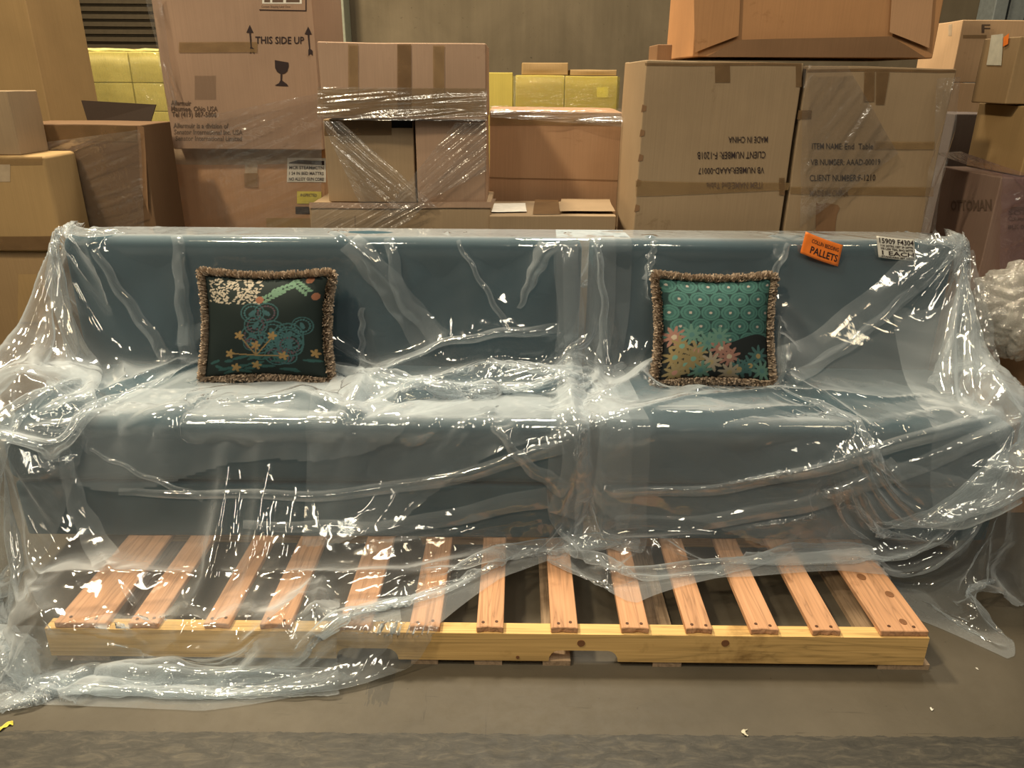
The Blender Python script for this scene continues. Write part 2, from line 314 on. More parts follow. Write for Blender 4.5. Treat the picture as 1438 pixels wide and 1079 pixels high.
# ------------------------------------------------------------------ cartons
class Carton:
    def __init__(s, label, x0, x1, y0, depth, z0, z1, mat, roll=0.0, yaw=0.0, amp=0.004, group=None, cat='carton', name='carton', bevel=0.005):
        s.w, s.d, s.h = x1 - x0, depth, z1 - z0; s.amp = amp; s.seed = Vector((x0 * 3.1, y0 * 1.7, z0 * 2.3))
        w_, d_, h_ = s.w, s.d, s.h
        s.o = box_obj(name, (-w_ / 2, w_ / 2, -d_ / 2, d_ / 2, 0, h_), mat, None, bevel, 2, 9, s.warp)
        s.o.location = ((x0 + x1) / 2, y0 + depth / 2, z0); s.o.rotation_euler = (0, roll, yaw)
        s.M = Matrix.Translation(s.o.location) @ s.o.rotation_euler.to_matrix().to_4x4(); s.Mi = s.M.inverted()
        tag(s.o, label, cat, group)
    def warp(s, p):
        p = Vector(p); k = max(0.0, min(1.0, p.z / 0.03))
        n = noise.noise_vector(p * 3.0 + s.seed) * s.amp + noise.noise_vector(p * 9.0 + s.seed) * s.amp * 0.3
        # slight belly on the faces
        fx = 1 - (2 * p.x / s.w) ** 2; fz = 1 - (2 * (p.z / s.h - 0.5)) ** 2
        n.y += -s.amp * 1.2 * fx * fz * (1 if p.y < 0 else -1)
        return p + n * k
    def loc(s, px, py, face='front'):
        d = s.Mi.to_3x3() @ ray(px, py); c = s.Mi @ CAMP
        if face == 'front': t = (-s.d / 2 - c.y) / d.y
        elif face == 'left': t = (-s.w / 2 - c.x) / d.x
        elif face == 'right': t = (s.w / 2 - c.x) / d.x
        else: t = (s.h - c.z) / d.z
        return c + d * t
    def off(s, face, e):
        return {'front': Vector((0, -e, 0)), 'left': Vector((-e, 0, 0)), 'right': Vector((e, 0, 0)), 'top': Vector((0, 0, e))}[face]
    def patch(s, name, quad_px, mat, face='front', e=0.0016, n=8, label=None, wob=0.0, wrap=True):
        q = [s.loc(*p, face) for p in quad_px]          # tl, tr, br, bl
        V = []
        for j in range(n + 1):
            for i in range(n + 1):
                u, v = i / n, j / n
                p = (q[0] * (1 - u) + q[1] * u) * (1 - v) + (q[3] * (1 - u) + q[2] * u) * v
                p = (s.warp(p) if wrap else p) + s.off(face, e)
                if wob: p += s.off(face, 1) * wob * (0.5 + 0.5 * noise.noise(p * 25))
                V.append(p)
        o = link(name, np_mesh(name, V, grid_faces(n + 1, n + 1)[:, ::-1]), mat, s.o, True)
        if label: o['label'] = label
        return o
    def rect(s, name, x0, y0, x1, y1, mat, **k):
        return s.patch(name, [(x0, y0), (x1, y0), (x1, y1), (x0, y1)], mat, **k)
    def text(s, txt, px0, py_base, px1, hpx, mat=None, face='front', flip=False, bold=0.012, e=0.0026, name='printed_text', parent=None):
        V, Fc = text_geo(txt, bold)
        a = s.loc(px0, py_base, face); b = s.loc(px1, py_base, face); c = s.loc(px0, py_base - hpx, face)
        ux, uy = b - a, c - a
        out = []
        for x, y in V:
            if flip: x, y = 1 - x, 1 - y
            out.append(s.warp(a + ux * x + uy * y) + s.off(face, e))
        m = mesh_from(name, out, Fc)
        return link(name, m, mat or M_INK, parent or s.o)
    def poly(s, name, pts_px, mat, face='front', e=0.0026):
        bm = bmesh.new(); vs = [bm.verts.new(s.loc(x, y, face)) for x, y in pts_px]; f = bm.faces.new(vs); f.normal_update()
        bmesh.ops.triangulate(bm, faces=[f], ngon_method='EAR_CLIP'); bmesh.ops.subdivide_edges(bm, edges=bm.edges[:], cuts=2)
        for v in bm.verts: v.co = s.warp(v.co) + s.off(face, e)
        m = bpy.data.meshes.new(name); bm.to_mesh(m); bm.free(); return link(name, m, mat, s.o)
_tc = {}
def text_geo(txt, bold=0.012):
    """letters as a flat mesh, x and y both normalised to 0..1 over the block of one line"""
    if (txt, bold) in _tc: return _tc[(txt, bold)]
    cu = bpy.data.curves.new('t', 'FONT'); cu.body = txt; cu.size = 1.0; cu.resolution_u = 2; cu.offset = bold; cu.dimensions = '2D'; cu.fill_mode = 'FRONT'
    o = bpy.data.objects.new('t', cu); COL.objects.link(o)
    m = bpy.data.meshes.new_from_object(o.evaluated_get(bpy.context.evaluated_depsgraph_get()))
    V = np.array([(v.co.x, v.co.y) for v in m.vertices]); Fc = [tuple(p.vertices) for p in m.polygons]
    bpy.data.objects.remove(o); bpy.data.meshes.remove(m); bpy.data.curves.remove(cu)
    lo = np.array([V[:, 0].min(), 0.0]); hi = np.array([V[:, 0].max(), 0.72])
    V = (V - lo) / (hi - lo); _tc[(txt, bold)] = (V, Fc); return V, Fc
def carton_px(label, px0, px1, pytop, pybot, Y, depth, mat, **k):
    a = at_y(px0, pytop, Y); b = at_y(px1, pytop, Y); c = at_y((px0 + px1) / 2, pybot, Y)
    z0 = k.pop('z0', c.z); z1 = k.pop('z1', (a.z + b.z) / 2)
    return Carton(label, a.x, b.x, Y, depth, z0, z1, mat, **k)
def support(x0, x1, y0, d, z1, label, mat=None):
    return Carton(label, x0, x1, y0, d, 0.0, z1, mat or C_BROWN)

# --- left edge
B2 = carton_px('olive-tan carton on the floor at the left edge, under the tan taped carton', -150, 66, 352, 600, 2.98, 0.2, C_OLIVE, z0=0.0)
B1 = carton_px('tan carton at the left edge with a light tape tab, beside the sofa back', -150, 63, 219, 352, 2.96, 0.22, C_GOLD, z0=B2.h, bevel=0.014)
B1.rect('tape', -60, 331, 74, 351, M_TAPE_D); B1.rect('tape', -40, 231, 15, 255, M_TAPE_L); B1.rect('tape', -60, 221, 60, 232, M_TAPE)
B2.rect('panel', 27, 384, 66, 452, C_GOLD, e=0.004)
A2 = carton_px('pale carton at the left edge, standing on the tan taped carton', -120, 10, 128, 212, 2.99, 0.19, C_TAN, z0=B2.h + B1.h)
A1 = carton_px('very tall plain orange-tan carton in the upper left corner', -120, 56, 100, 100, 4.0, 0.5, C_GOLD, z0=0.0, z1=2.6)
D0z = at_y(100, 330, 3.2).z
support(-2.08, -1.46, 3.2, 0.27, D0z - 0.02, 'brown carton under the dark carton with one flap up')
D = carton_px('brown carton with one dark flap standing up, wrapped in clear film', 15, 197, 175, 330, 3.2, 0.28, C_DBROWN, z0=D0z - 0.02)
D.rect('tape', 16, 177, 192, 200, M_TAPE_D)
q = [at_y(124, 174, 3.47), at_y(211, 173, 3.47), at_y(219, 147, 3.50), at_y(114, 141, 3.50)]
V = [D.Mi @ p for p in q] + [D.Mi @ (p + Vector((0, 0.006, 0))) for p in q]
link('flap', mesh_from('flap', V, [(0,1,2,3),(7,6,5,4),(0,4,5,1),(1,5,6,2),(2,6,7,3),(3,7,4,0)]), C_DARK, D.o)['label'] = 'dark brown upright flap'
D.patch('flap', [(195, 176), (204, 178), (211, 300), (199, 262)], C_BROWN, e=0.012, n=3)

# --- stack with the printed carton
Hz0 = at_y(340, 330, 3.7).z
support(-1.66, -0.94, 3.7, 0.55, Hz0, 'carton under the carton with the printed packing slip')
H = carton_px('pinkish brown carton with a white packing slip, under the THIS SIDE UP carton', 240, 452, 208, 330, 3.7, 0.55, C_ORANGE, z0=Hz0)
F = carton_px('tall pinkish carton printed THIS SIDE UP with arrows and a glass symbol', 243, 455, 206, 206, 3.62, 0.6, C_PINK, z0=Hz0 + H.h, z1=2.35)
F.text('THIS SIDE UP', 359, 61, 427, 10); F.text('Allermuir', 241, 148, 269, 7, M_INK_SOFT, bold=0.02)
F.text('Maumee, Ohio USA', 241, 156, 306, 7, M_INK_SOFT, bold=0.02); F.text('Tel (419) 887-5806', 242, 164, 304, 7, M_INK_SOFT, bold=0.02)
F.text('Allermuir is a division of', 244, 180, 321, 7, M_INK_SOFT, bold=0.02); F.text('Senator International Inc. USA', 245, 189, 341, 7, M_INK_SOFT, bold=0.02); F.text('Senator International Limited', 247, 198, 340, 7, M_INK_SOFT, bold=0.02)
for ax in (351.5, 433):
    dy = 2 if ax > 400 else 0
    F.poly('printed_arrow', [(ax, 35 + dy), (ax + 5, 46 + dy), (ax + 1.3, 46 + dy), (ax + 2.6, 66 + dy), (ax + 6, 69 + dy), (ax + 6, 76 + dy), (ax + 3, 73 + dy), (ax, 76 + dy), (ax, 68 + dy), (ax + 0.9, 66 + dy), (ax - 0.9, 46 + dy), (ax - 5, 46 + dy)], M_INK)
F.poly('printed_glass', [(386, 84), (405, 87), (405.5, 92), (403.5, 99), (400, 102), (396.5, 103), (396, 112), (403, 117), (405, 120), (386, 119.5), (392, 116), (394, 112), (394, 103), (389, 100), (386.5, 95)], M_INK)
lb = F.rect('label', 365, -8, 430, 14, C_PINK, e=0.002, label='printed packing label with a brown border'); 
F.rect('label', 369, -12, 424, 5, M_WHITE, e=0.003, label='white shipping label')
for k, (x0, x1) in enumerate(((372, 380), (383, 398), (402, 421))): F.rect('printed_bar', x0, -6, x1, 3, M_INK_SOFT, e=0.0038, n=1)
F.poly('printed_border', [(365, 13), (430, 14), (430, 15.2), (365, 14.2)], M_INK); F.poly('printed_border', [(429, -5), (430.4, -5), (430.4, 15), (429, 15)], M_INK); F.text('Content Shipping Label Once', 368, 10.6, 408, 3.2, M_INK_SOFT)
F.rect('tape', 252, 59, 362, 74, M_TAPE, wob=0.003); F.rect('worn_print', 274, 106, 304, 140, mat_tape('worn_print', (0.10, 0.07, 0.05), 0.22))
H.rect('tape', 242, 209, 452, 231, M_TAPE_L)
H.rect('tape', 345, 209, 362, 243, M_TAPE_L, e=0.004, wob=0.004); H.rect('tape', 344, 243, 363, 262, M_TAPE, e=0.004, wob=0.008)
H.rect('label', 404, 222, 458, 256, M_WHITE, e=0.003, label='white packing slip with four printed lines')
H.poly('printed_bar', [(406, 229), (420, 225), (456, 226), (456, 232), (406, 230)], M_INK, e=0.0045)
for y_, t_ in ((238, 'MCR STEAM#CTN'), (246, '1 24 IN BED MATTRS'), (254, 'NO ALLOY GUN CORE')): H.text(t_, 407, y_, 455, 4.5, e=0.0045, bold=0.02)
H.rect('label', 418, 269, 452, 286, M_YLAB, e=0.003, label='small yellow label'); H.text('INSPECTED', 423, 276, 446, 4, M_INK_SOFT, e=0.0045)
H.rect('label', 416, 290, 440, 300, M_INK, e=0.003, n=2); H.rect('panel', 375, 306, 440, 325, C_GOLD, e=0.004)

# tall narrow cartons and yellow wrapped pallet at the back
a = at_y(440, 30, 4.4); b = at_y(461, 30, 4.4)
Carton('tall narrow tan carton behind the THIS SIDE UP carton', a.x, b.x, 4.4, 0.12, 0, 2.5, C_GOLD)
M_YFILM = mat_film('yellow_stretch_film', (0.99, 0.96, 0.66), 0.20, (0.97, 0.92, 0.42), 0.10, 0.6, 0.4, 2.0, streak=((3, 3, 30), (0, 0.1, 0), 2.0, 0.4))
gy = 5.4; xs = [at_y(x, 100, gy).x for x in (60, 101, 183, 262)]; zs = [0.0, at_y(140, 190, gy).z, at_y(140, 156, gy).z, at_y(140, 116, gy).z, at_y(140, 72, gy).z]
for r in range(4):
    for c in range(3):
        Carton('%s carton in the yellow-wrapped stack at the far left, %s row' % (('left', 'middle', 'right')[c], ('bottom', 'second lowest', 'second highest', 'top')[r]), xs[c] + 0.004, xs[c + 1] - 0.004, gy, 0.5, zs[r] + (0.003 if r else 0), zs[r + 1] - 0.002, C_PALE, group='cartons of the yellow-wrapped stack', amp=0.002)
def wrap_sheet(x0, x1, y0, y1, z0, z1, mat, label, name='stretch_film', top=True, amp=0.006, n=60, side=1.0):
    """one sheet round the left side, front, right side of a stack with pleats"""
    path = [(x0, y0 + (y1 - y0) * side), (x0, y0), (x1, y0), (x1, y0 + (y1 - y0) * side)]
    L = [0]; 
    for a_, b_ in zip(path, path[1:]): L.append(L[-1] + math.dist(a_, b_))
    V = []; m_ = 24
    for j in range(m_):
        z = z0 + (z1 - z0) * j / (m_ - 1)
        for i in range(n):
            t = L[-1] * i / (n - 1); k = max(kk for kk in range(3) if L[kk] <= t + 1e-9)
            f = (t - L[k]) / (L[k + 1] - L[k]); px, py = [path[k][q] * (1 - f) + path[k + 1][q] * f for q in (0, 1)]
            nx, ny = ((-1, 0), (0, -1), (1, 0))[k]
            r = amp * (0.7 + noise.noise(Vector((t * 3, z * 22, x0))) + 0.5 * noise.noise(Vector((t * 14, z * 14, y0))))
            V.append((px + nx * max(r, 0.001), py + ny * max(r, 0.001), z))
    Fq = grid_faces(m_, n)
    if top:
        V2 = []; bx = len(V)
        for j in range(6):
            for i in range(16):
                x = x0 + (x1 - x0) * i / 15; y = y0 + (y1 - y0) * j / 5
                V2.append((x, y, z1 + 0.004 + 0.012 * (0.5 + noise.noise(Vector((x * 9, y * 9, z1))))))
        Fq = np.concatenate([Fq, grid_faces(6, 16) + bx]); V += V2
    return tag(link(name, np_mesh(name, V, Fq), mat, None, True), label, 'film')
wrap_sheet(xs[0] - 0.015, xs[3] + 0.015, gy - 0.015, gy + 0.515, 0.05, zs[4] + 0.006, M_YFILM, 'yellow stretch film round the pale carton stack at the far left')

# --- middle stack
Kz0 = at_y(560, 345, 3.22).z
support(-0.82, -0.14, 3.22, 0.44, Kz0, 'carton under the shallow tray in the middle stack', C_BROWN)
K = carton_px('shallow carton tray with a raised lip under the filmed pair of cartons', 433, 690, 289, 345, 3.22, 0.44, C_TAN, z0=Kz0, bevel=0.006)
K.rect('lip', 434, 284, 690, 292, C_PINK, e=0.006); K.poly('lip', [(686, 292), (691, 292), (697, 279), (692, 279)], C_PINK, e=0.008)
K.rect('printed_box_mark', 498, 303, 499, 318, M_INK_SOFT, n=1)
Jt = at_y(560, 168, 3.26).z; Jb = Kz0 + K.h + 0.004
J1 = carton_px('left carton of the filmed pair, with a hole painted black at its top corner', 453, 581, 168, 288, 3.28, 0.36, C_TAN, z0=Jb, z1=Jt)
J2 = carton_px('right carton of the filmed pair, plain pinkish tan face', 583, 682, 168, 288, 3.245, 0.40, C_PINK, z0=Jb, z1=Jt)
J1.rect('opening_shade', 551, 166, 580, 180, M_HOLLOW_SHADE, e=0.002, n=2); J1.rect('tape', 455, 169, 551, 190, M_TAPE_D)  # flat black patch paints the dark inside of the hole
I = carton_px('wide pinkish carton with taped straps, topmost of the middle stack', 445, 682, 60, 168, 3.2, 0.42, C_PINK, z0=Jt + 0.004, roll=0.006)
I.rect('tape', 446, 124, 682, 163, M_TAPE, e=0.002); I.rect('tape', 558, 62, 578, 158, M_TAPE_D, e=0.003, wob=0.002); I.rect('tape', 489, 62, 503, 140, M_TAPE, e=0.003, wob=0.003); I.rect('tape', 609, 64, 625, 162, M_TAPE, e=0.003, wob=0.003)

# --- low box and shadowed box
Mt = at_y(775, 303, 3.2).z
M_ = carton_px('low flat carton with taped top and papers, in front of the half-shaded carton', 687, 865, 303, 380, 3.2, 0.40, C_TAN, z0=0.0, z1=Mt)
def top_patch(px, name, mat, e=0.002, lab=None): return M_.patch(name, px, mat, face='top', e=e, label=lab)
top_patch([(694, 287), (738, 287), (740, 299), (690, 299)], 'paper', M_WHITE, 0.006, 'white delivery papers')
top_patch([(752, 282), (785, 282), (787, 302), (748, 302)], 'tape', M_TAPE_D, 0.004); top_patch([(789, 283), (856, 283), (863, 301), (786, 301)], 'flap', C_TAN, 0.012)
Lz0 = at_y(780, 345, 3.7).z
support(-0.06, 0.56, 3.72, 0.5, Lz0, 'carton under the half-shaded carton')
Lx = carton_px('big brown carton with film on its top edge, right of the middle stack', 686, 874, 156, 345, 3.7, 0.5, C_RBROWN, z0=Lz0, roll=0.008)
Lx.rect('tape', 687, 158, 872, 176, M_TAPE, wob=0.004); Lx.patch('crease', [(686, 248), (872, 253), (872, 255), (686, 250)], C_BROWN, n=6)

# --- far yellow cartons
ny = 5.6
def far(px0, px1, py0, py1, lab, mat, z0=0.0, d=0.4): 
    return carton_px(lab, px0, px1, py0, py1, ny, d, mat, z0=z0, amp=0.003)
zb = at_y(780, 156, ny).z
n0 = far(681, 720, 102, 150, 'bright yellow-wrapped carton far behind, right of the middle stack', C_YEL)
n1 = far(724, 793, 106, 156, 'left one of two olive-yellow cartons far behind the brown carton', C_YEL); n2 = far(794, 868, 107, 156, 'right one of two olive-yellow cartons far behind, with a yellow sticker', C_YEL)
n2.rect('label', 838, 122, 854, 137, M_YLAB, e=0.004, label='bright yellow sticker')
n3 = carton_px('flat tan carton lying on the two olive-yellow cartons far behind', 733, 798, 89, 106, ny + 0.03, 0.3, C_GOLD, z0=n1.h + 0.004, z1=at_y(760, 88, ny).z)
n4 = carton_px('thin tan carton lying on the stickered olive-yellow carton', 801, 866, 99, 106, ny + 0.03, 0.3, C_GOLD, z0=n2.h + 0.004, z1=at_y(830, 98, ny).z)
wrap_sheet(n1.M.translation.x - n1.w / 2 - 0.012, n2.M.translation.x + n2.w / 2 + 0.012, ny - 0.012, ny + 0.41, 0.1, n1.h - 0.005, M_YFILM, 'yellow stretch film round the two olive-yellow cartons far behind', top=False)

# --- the two end-table cartons and the big one on top
OZ0 = at_y(1000, 345, 3.1).z
support(0.52, 1.20, 3.12, 0.6, OZ0 - 0.03, 'carton under the upside-down printed carton'); support(1.24, 1.85, 3.12, 0.6, OZ0 - 0.03, 'carton under the End Table carton with the torn patch')
O = carton_px('tan carton with its printing upside down, MADE IN CHINA, beside its twin', 905, 1126, 86, 345, 3.1, 0.62, C_TAN, z0=OZ0 - 0.03, roll=0.012)
P = carton_px('tan carton printed ITEM NAME End Table with a torn patch', 1131, 1341, 94, 345, 3.1, 0.62, C_TAN, z0=OZ0 - 0.03, roll=0.012)
for t_, x0, x1, y0, h_, soft in (('MADE IN CHINA', 1022, 1077, 201, 9, 0), ('CLIENT NUMBER: F-1201B', 979, 1074, 223, 10, 0), ('VB NUMBER:AAAD-00017', 980, 1072, 244, 9, 0), ('ITEM NAME:End Table', 991, 1069, 265, 9, 1)):
    O.text(t_, x0, y0, x1, h_, M_INK_SOFT if soft else M_INK, flip=True, bold=0.004, e=0.0045 if soft else 0.0026)
for t_, x0, x1, y0, h_, soft in (('ITEM NAME:', 1140, 1183, 210, 8.5, 0), ('End  Table', 1186, 1226, 210, 8.5, 0), ('VB NUMBER: AAAD-00019', 1138, 1236, 232, 8.5, 0), ('CLIENT NUMBER:F-1210', 1136, 1229, 254, 9, 0), ('MADE IN CHINA', 1136, 1190, 275, 9, 1)):
    P.text(t_, x0, y0, x1, h_, M_INK_SOFT if soft else M_INK, bold=0.004, e=0.0045 if soft else 0.0026)
O.rect('tape', 906, 88, 1125, 92, M_TAPE_D); O.rect('tape', 1004, 91, 1025, 116, M_TAPE_D); O.rect('tape', 1117, 92, 1125, 122, M_TAPE_D)
P.rect('tape', 1132, 97, 1341, 101, M_TAPE_D); P.patch('tape', [(1213, 101), (1228, 101), (1227, 143), (1212, 143)], M_TAPE_D, wob=0.003); P.patch('tape', [(1230, 101), (1249, 101), (1241, 147), (1229, 147)], M_TAPE_D, wob=0.003)
P.rect('tape', 1227, 199, 1312, 210, M_TAPE, wob=0.004, e=0.002); P.patch('tape', [(1121, 155), (1140, 155), (1139, 168), (1119, 168)], M_TAPE_D)
P.poly('torn_patch', [(1145, 284), (1152, 286), (1160, 284), (1176, 287), (1179, 291), (1175, 300), (1173, 312), (1171, 340), (1144, 340), (1145, 305)], C_BROWN, e=0.0018)
O.patch('tape', [(893, 254), (1108, 257), (1106, 267), (893, 276)], M_TAPE, e=0.003, n=10); P.patch('tape', [(1108, 262), (1310, 263), (1310, 276), (1108, 272)], M_TAPE, e=0.003, n=10)
O.rect('tape', 1093, 250, 1101, 274, M_TAPE_D, e=0.004)
for k in range(6): O.patch('staple_dent', [(905 - k * 2.4, 112 + k * 35), (911 - k * 2.4, 114 + k * 35), (910 - k * 2.4, 121 + k * 35), (903 - k * 2.4, 123 + k * 35)], C_BROWN, n=2) if k else None
Qz0 = max((O.M @ Vector((x_, 0, O.h))).z for x_ in (-O.w/2, O.w/2)) + 0.012
Q = carton_px('large orange-brown carton with folded corner flaps lying on top of the End Table cartons', 972, 1310, 80, 80, 3.17, 0.55, C_RUST, z0=Qz0, z1=2.4, amp=0.003)
Q.patch('flap', [(972, -60), (1040, -60), (1036, 50), (975, 74)], C_RUST, e=0.014, n=4); Q.patch('flap', [(1252, -60), (1312, -60), (1302, 68), (1246, 46)], C_ORANGE, e=0.014, n=4, label='lighter folded flap')
Q.patch('flap', [(1036, 56), (1247, 52), (1296, 81), (990, 80)], C_BROWN, e=0.02, n=4, label='folded bottom flap with its shade painted darker')  # browner card paints in the shade on the folded flap
tag(box_obj('wooden_block', (0.93-0.36, 0.93-0.30, 3.35, 3.55, Qz0 - 0.012, Qz0 + 0.05), C_BROWN), 'small brown block beside the big orange-brown carton, on the upside-down printed carton', 'block')

# --- right stacks
r5a = at_y(1405, 250, 3.02)
R50 = Carton('carton on the floor at the right under the mauve printed carton', r5a.x, r5a.x + 0.62, 3.02, 0.42, 0, 0.62, C_BROWN)
R5 = Carton('mauve-tinted carton with small dark printing at the right edge', r5a.x, r5a.x + 0.62, 3.02, 0.42, 0.62, r5a.z, C_MAUVE)
for t_, y0 in (('SOF', 302), ('Columns', 310), ('BLK 00', 322)): R5.text(t_, 1414, y0, 1440, 6, M_INK_SOFT)
R5.rect('printed_bar', 1418, 291, 1440, 296, M_INK_SOFT, n=1); R5.text('OTTOMAN', 1336, 296, 1392, 14, M_INK_SOFT, face='left', bold=0.03)
r4a = at_y(1437, 148, 3.14)
R4 = Carton('tan carton under purplish film at the right edge, on the mauve-tinted carton', r4a.x, r4a.x + 0.55, 3.06, 0.38, r5a.z + 0.003, r4a.z, C_GOLD)
r2a = at_y(1424, 52, 3.2)
R2 = Carton('olive carton with a clear document pouch at the right edge', r2a.x, r2a.x + 0.5, 3.16, 0.24, r4a.z + 0.003, r2a.z, C_OLIVE)
R2.patch('document_pouch', [(1393, 50), (1410, 48), (1407, 92), (1386, 92)], M_CREAM, face='left', e=0.003, n=4, label='clear pouch with white papers'); R2.patch('label', [(1411, 53), (1419, 47), (1417, 62), (1410, 66)], M_ORLAB, face='left', e=0.005, n=2, label='red-orange sticker')
r1y = 4.35; r1a, r1b = at_y(1352, 28, r1y), at_y(1402, 28, r1y)
r1z = at_y(1370, 116, r1y).z
R3 = Carton('tan carton under the carton marked F, behind the right edge stack', r1a.x, r1b.x + 0.3, r1y, 0.36, 0, r1z - 0.004, C_LIGHT)
R1 = Carton('tan carton marked with a letter F, upper right behind the End Table carton', r1a.x, r1b.x + 0.3, r1y, 0.40, r1z, r1a.z, C_LIGHT)
R1.text('F', 1378, 46, 1390, 12, M_INK_SOFT); R1.rect('tape', 1352, 49, 1385, 54, M_TAPE)
R1.patch('tape', [(1333, 34), (1338, 33), (1337, 50), (1332, 50)], M_TAPE_L, face='left', n=2)
g0 = at_y(1336, 190, 3.75)
Carton('dark grey carton in the gap behind the End Table cartons', g0.x, g0.x + 0.22, 3.75, 0.3, 0, at_y(1350, 160, 3.75).z, C_GREY)
# carton with the bubble wrap
RB = Carton('brown carton on the floor beside the right end of the sofa, carrying bubble wrap', 1.90, 2.45, 2.58, 0.38, 0, 0.60, C_ORANGE)

# ------------------------------------------------------------------ pallet
PX0, PX1, PY0, PY1 = at_z(69, 871, 0.12).x, at_z(1306, 893, 0.12).x, at_z(700, 886, 0.122).y, at_z(700, 886, 0.122).y + 1.2
PL = PX1 - PX0; PYAW = math.radians(-0.35); ST_Z0, ST_Z1 = 0.018, 0.112; BD = 0.018
pal = tag(empty('pallet', ((PX0 + PX1) / 2, PY0, 0), (0, 0, PYAW)), 'long low pine pallet under the wrapped sofa, pinkish slats across yellow stringers', 'pallet')
def stringer(y, w):
    # side profile with two fork notches, extruded; notch position measured along the rail
    half = PL / 2; pts = [(-half, ST_Z1), (-half, ST_Z0)]
    for n0_, n1_ in ((-0.435, -0.235), (0.165, 0.385)):
        pts += [(n0_, ST_Z0)]
        for k in range(5):
            t = math.pi / 2 * k / 4; pts.append((n0_ + 0.012 + 0.03 * (1 - math.cos(t)), ST_Z0 + 0.038 * math.sin(t)))
        for k in range(5):
            t = math.pi / 2 * (1 - k / 4); pts.append((n1_ - 0.012 - 0.03 * (1 - math.cos(t)), ST_Z0 + 0.038 * math.sin(t)))
        pts += [(n1_, ST_Z0)]
    pts += [(half, ST_Z0), (half, ST_Z1)]
    bm = bmesh.new(); a = [bm.verts.new((x, y, z)) for x, z in pts]; b = [bm.verts.new((x, y + w, z)) for x, z in pts]
    n = len(pts)
    for k in range(n): bm.faces.new([a[k], b[k], b[(k + 1) % n], a[(k + 1) % n]])
    f1 = bm.faces.new(a); f2 = bm.faces.new(b[::-1]); f1.normal_update(); f2.normal_update(); bmesh.ops.triangulate(bm, faces=[f1, f2], ngon_method='EAR_CLIP')
    return link('stringer', bm_mesh('stringer', bm), M_WOODX, pal)
for y in (0.0, 0.58, 1.155): stringer(y, 0.045)
def to_pal(px, py, z):
    p = at_z(px, py, z); return p.x - (PX0 + PX1) / 2
deck_px = [(78, 151, 872), (183, 224, 871), (288, 324, 872), (366, 410, 874), (476, 521, 876), (575, 618, 878), (669, 707, 882), (774, 812, 885), (873, 912, 884), (964, 1001, 885), (1055, 1094, 885), (1141, 1180, 885), (1239, 1306, 889)]
rnd = random.Random(3)
for k, (a, b, y) in enumerate(deck_px):
    xa_, xb_ = to_pal(a, y, 0.13), to_pal(b, y, 0.13)
    bm = bmesh.new(); jit = 0.004 * rnd.uniform(-1, 1)
    box_bm(bm, -(xb_ - xa_) / 2, (xb_ - xa_) / 2, 0.004 + jit * 0.5, 1.19, 0, BD)
    bmesh.ops.subdivide_edges(bm, edges=[e for e in bm.edges if abs(e.verts[0].co.y - e.verts[1].co.y) < 1e-5 and abs(e.verts[0].co.x - e.verts[1].co.x) > 0.01], cuts=6)
    for v in bm.verts:
        if v.co.y < 0.1 and k not in (0, 12): v.co.y += 0.006 * (1 - (2 * v.co.x / (xb_ - xa_)) ** 2) * rnd.uniform(0.2, 1)
    o = link('deck_board', bm_mesh('deck_board', bm), M_WOOD, pal); o.location = ((xa_ + xb_) / 2, 0, ST_Z1 + 0.001); o.rotation_euler = (0, 0, rnd.uniform(-0.004, 0.004))
    md = o.modifiers.new('bevel', 'BEVEL'); md.width = 0.002; md.segments = 1; md.limit_method = 'ANGLE'
    for sx in (-0.25, 0.25):                      # nails at the front rail
        bm = bmesh.new(); bmesh.ops.create_cone(bm, cap_ends=True, segments=10, radius1=0.0045, radius2=0.0045, depth=0.002)
        nl = link('nail', bm_mesh('nail', bm), M_NAIL, o); nl.location = (sx * (xb_ - xa_) + rnd.uniform(-0.004, 0.004), 0.026 + rnd.uniform(-0.006, 0.006), BD + 0.0006)
    if k == 12: last_board = o
for (kx, ky, kr) in ((-0.018, 0.255, 0.013), (0.012, 0.045, 0.010), (0.03, 0.17, 0.012)):
    bm = bmesh.new(); bmesh.ops.create_cone(bm, cap_ends=True, segments=16, radius1=kr, radius2=kr, depth=0.0016)
    for v in bm.verts: v.co.y *= 1.25
    kn = link('knot', bm_mesh('knot', bm), M_KNOT, last_board); kn.location = (kx, ky, BD + 0.0004)
for (px, py) in ((816, 903), (1018, 902), (727, 923)):
    p = at_y(px, py, PY0); bm = bmesh.new(); r_ = 0.011 if px != 727 else 0.005; bmesh.ops.create_cone(bm, cap_ends=True, segments=16, radius1=r_, radius2=r_, depth=0.002, matrix=Matrix.Rotation(math.pi / 2, 4, 'X'))
    kn = link('knot', bm_mesh('knot', bm), M_KNOT, pal); kn.location = (p.x - (PX0 + PX1) / 2, -0.0006, p.z)
for a, b in ((75, 150), (577, 615), (666, 705), (762, 801), (916, 956), (1229, 1300)):
    xa_, xb_ = to_pal(a, 930, 0.01), to_pal(b, 930, 0.01)
    bm = bmesh.new(); box_bm(bm, -(xb_ - xa_) / 2, (xb_ - xa_) / 2, 0.002, 1.19, 0, 0.0175)
    o = link('bottom_board', bm_mesh('bottom_board', bm), M_WOODG, pal); o.location = ((xa_ + xb_) / 2, 0, 0.0)
DECK_Z = ST_Z1 + 0.001 + BD

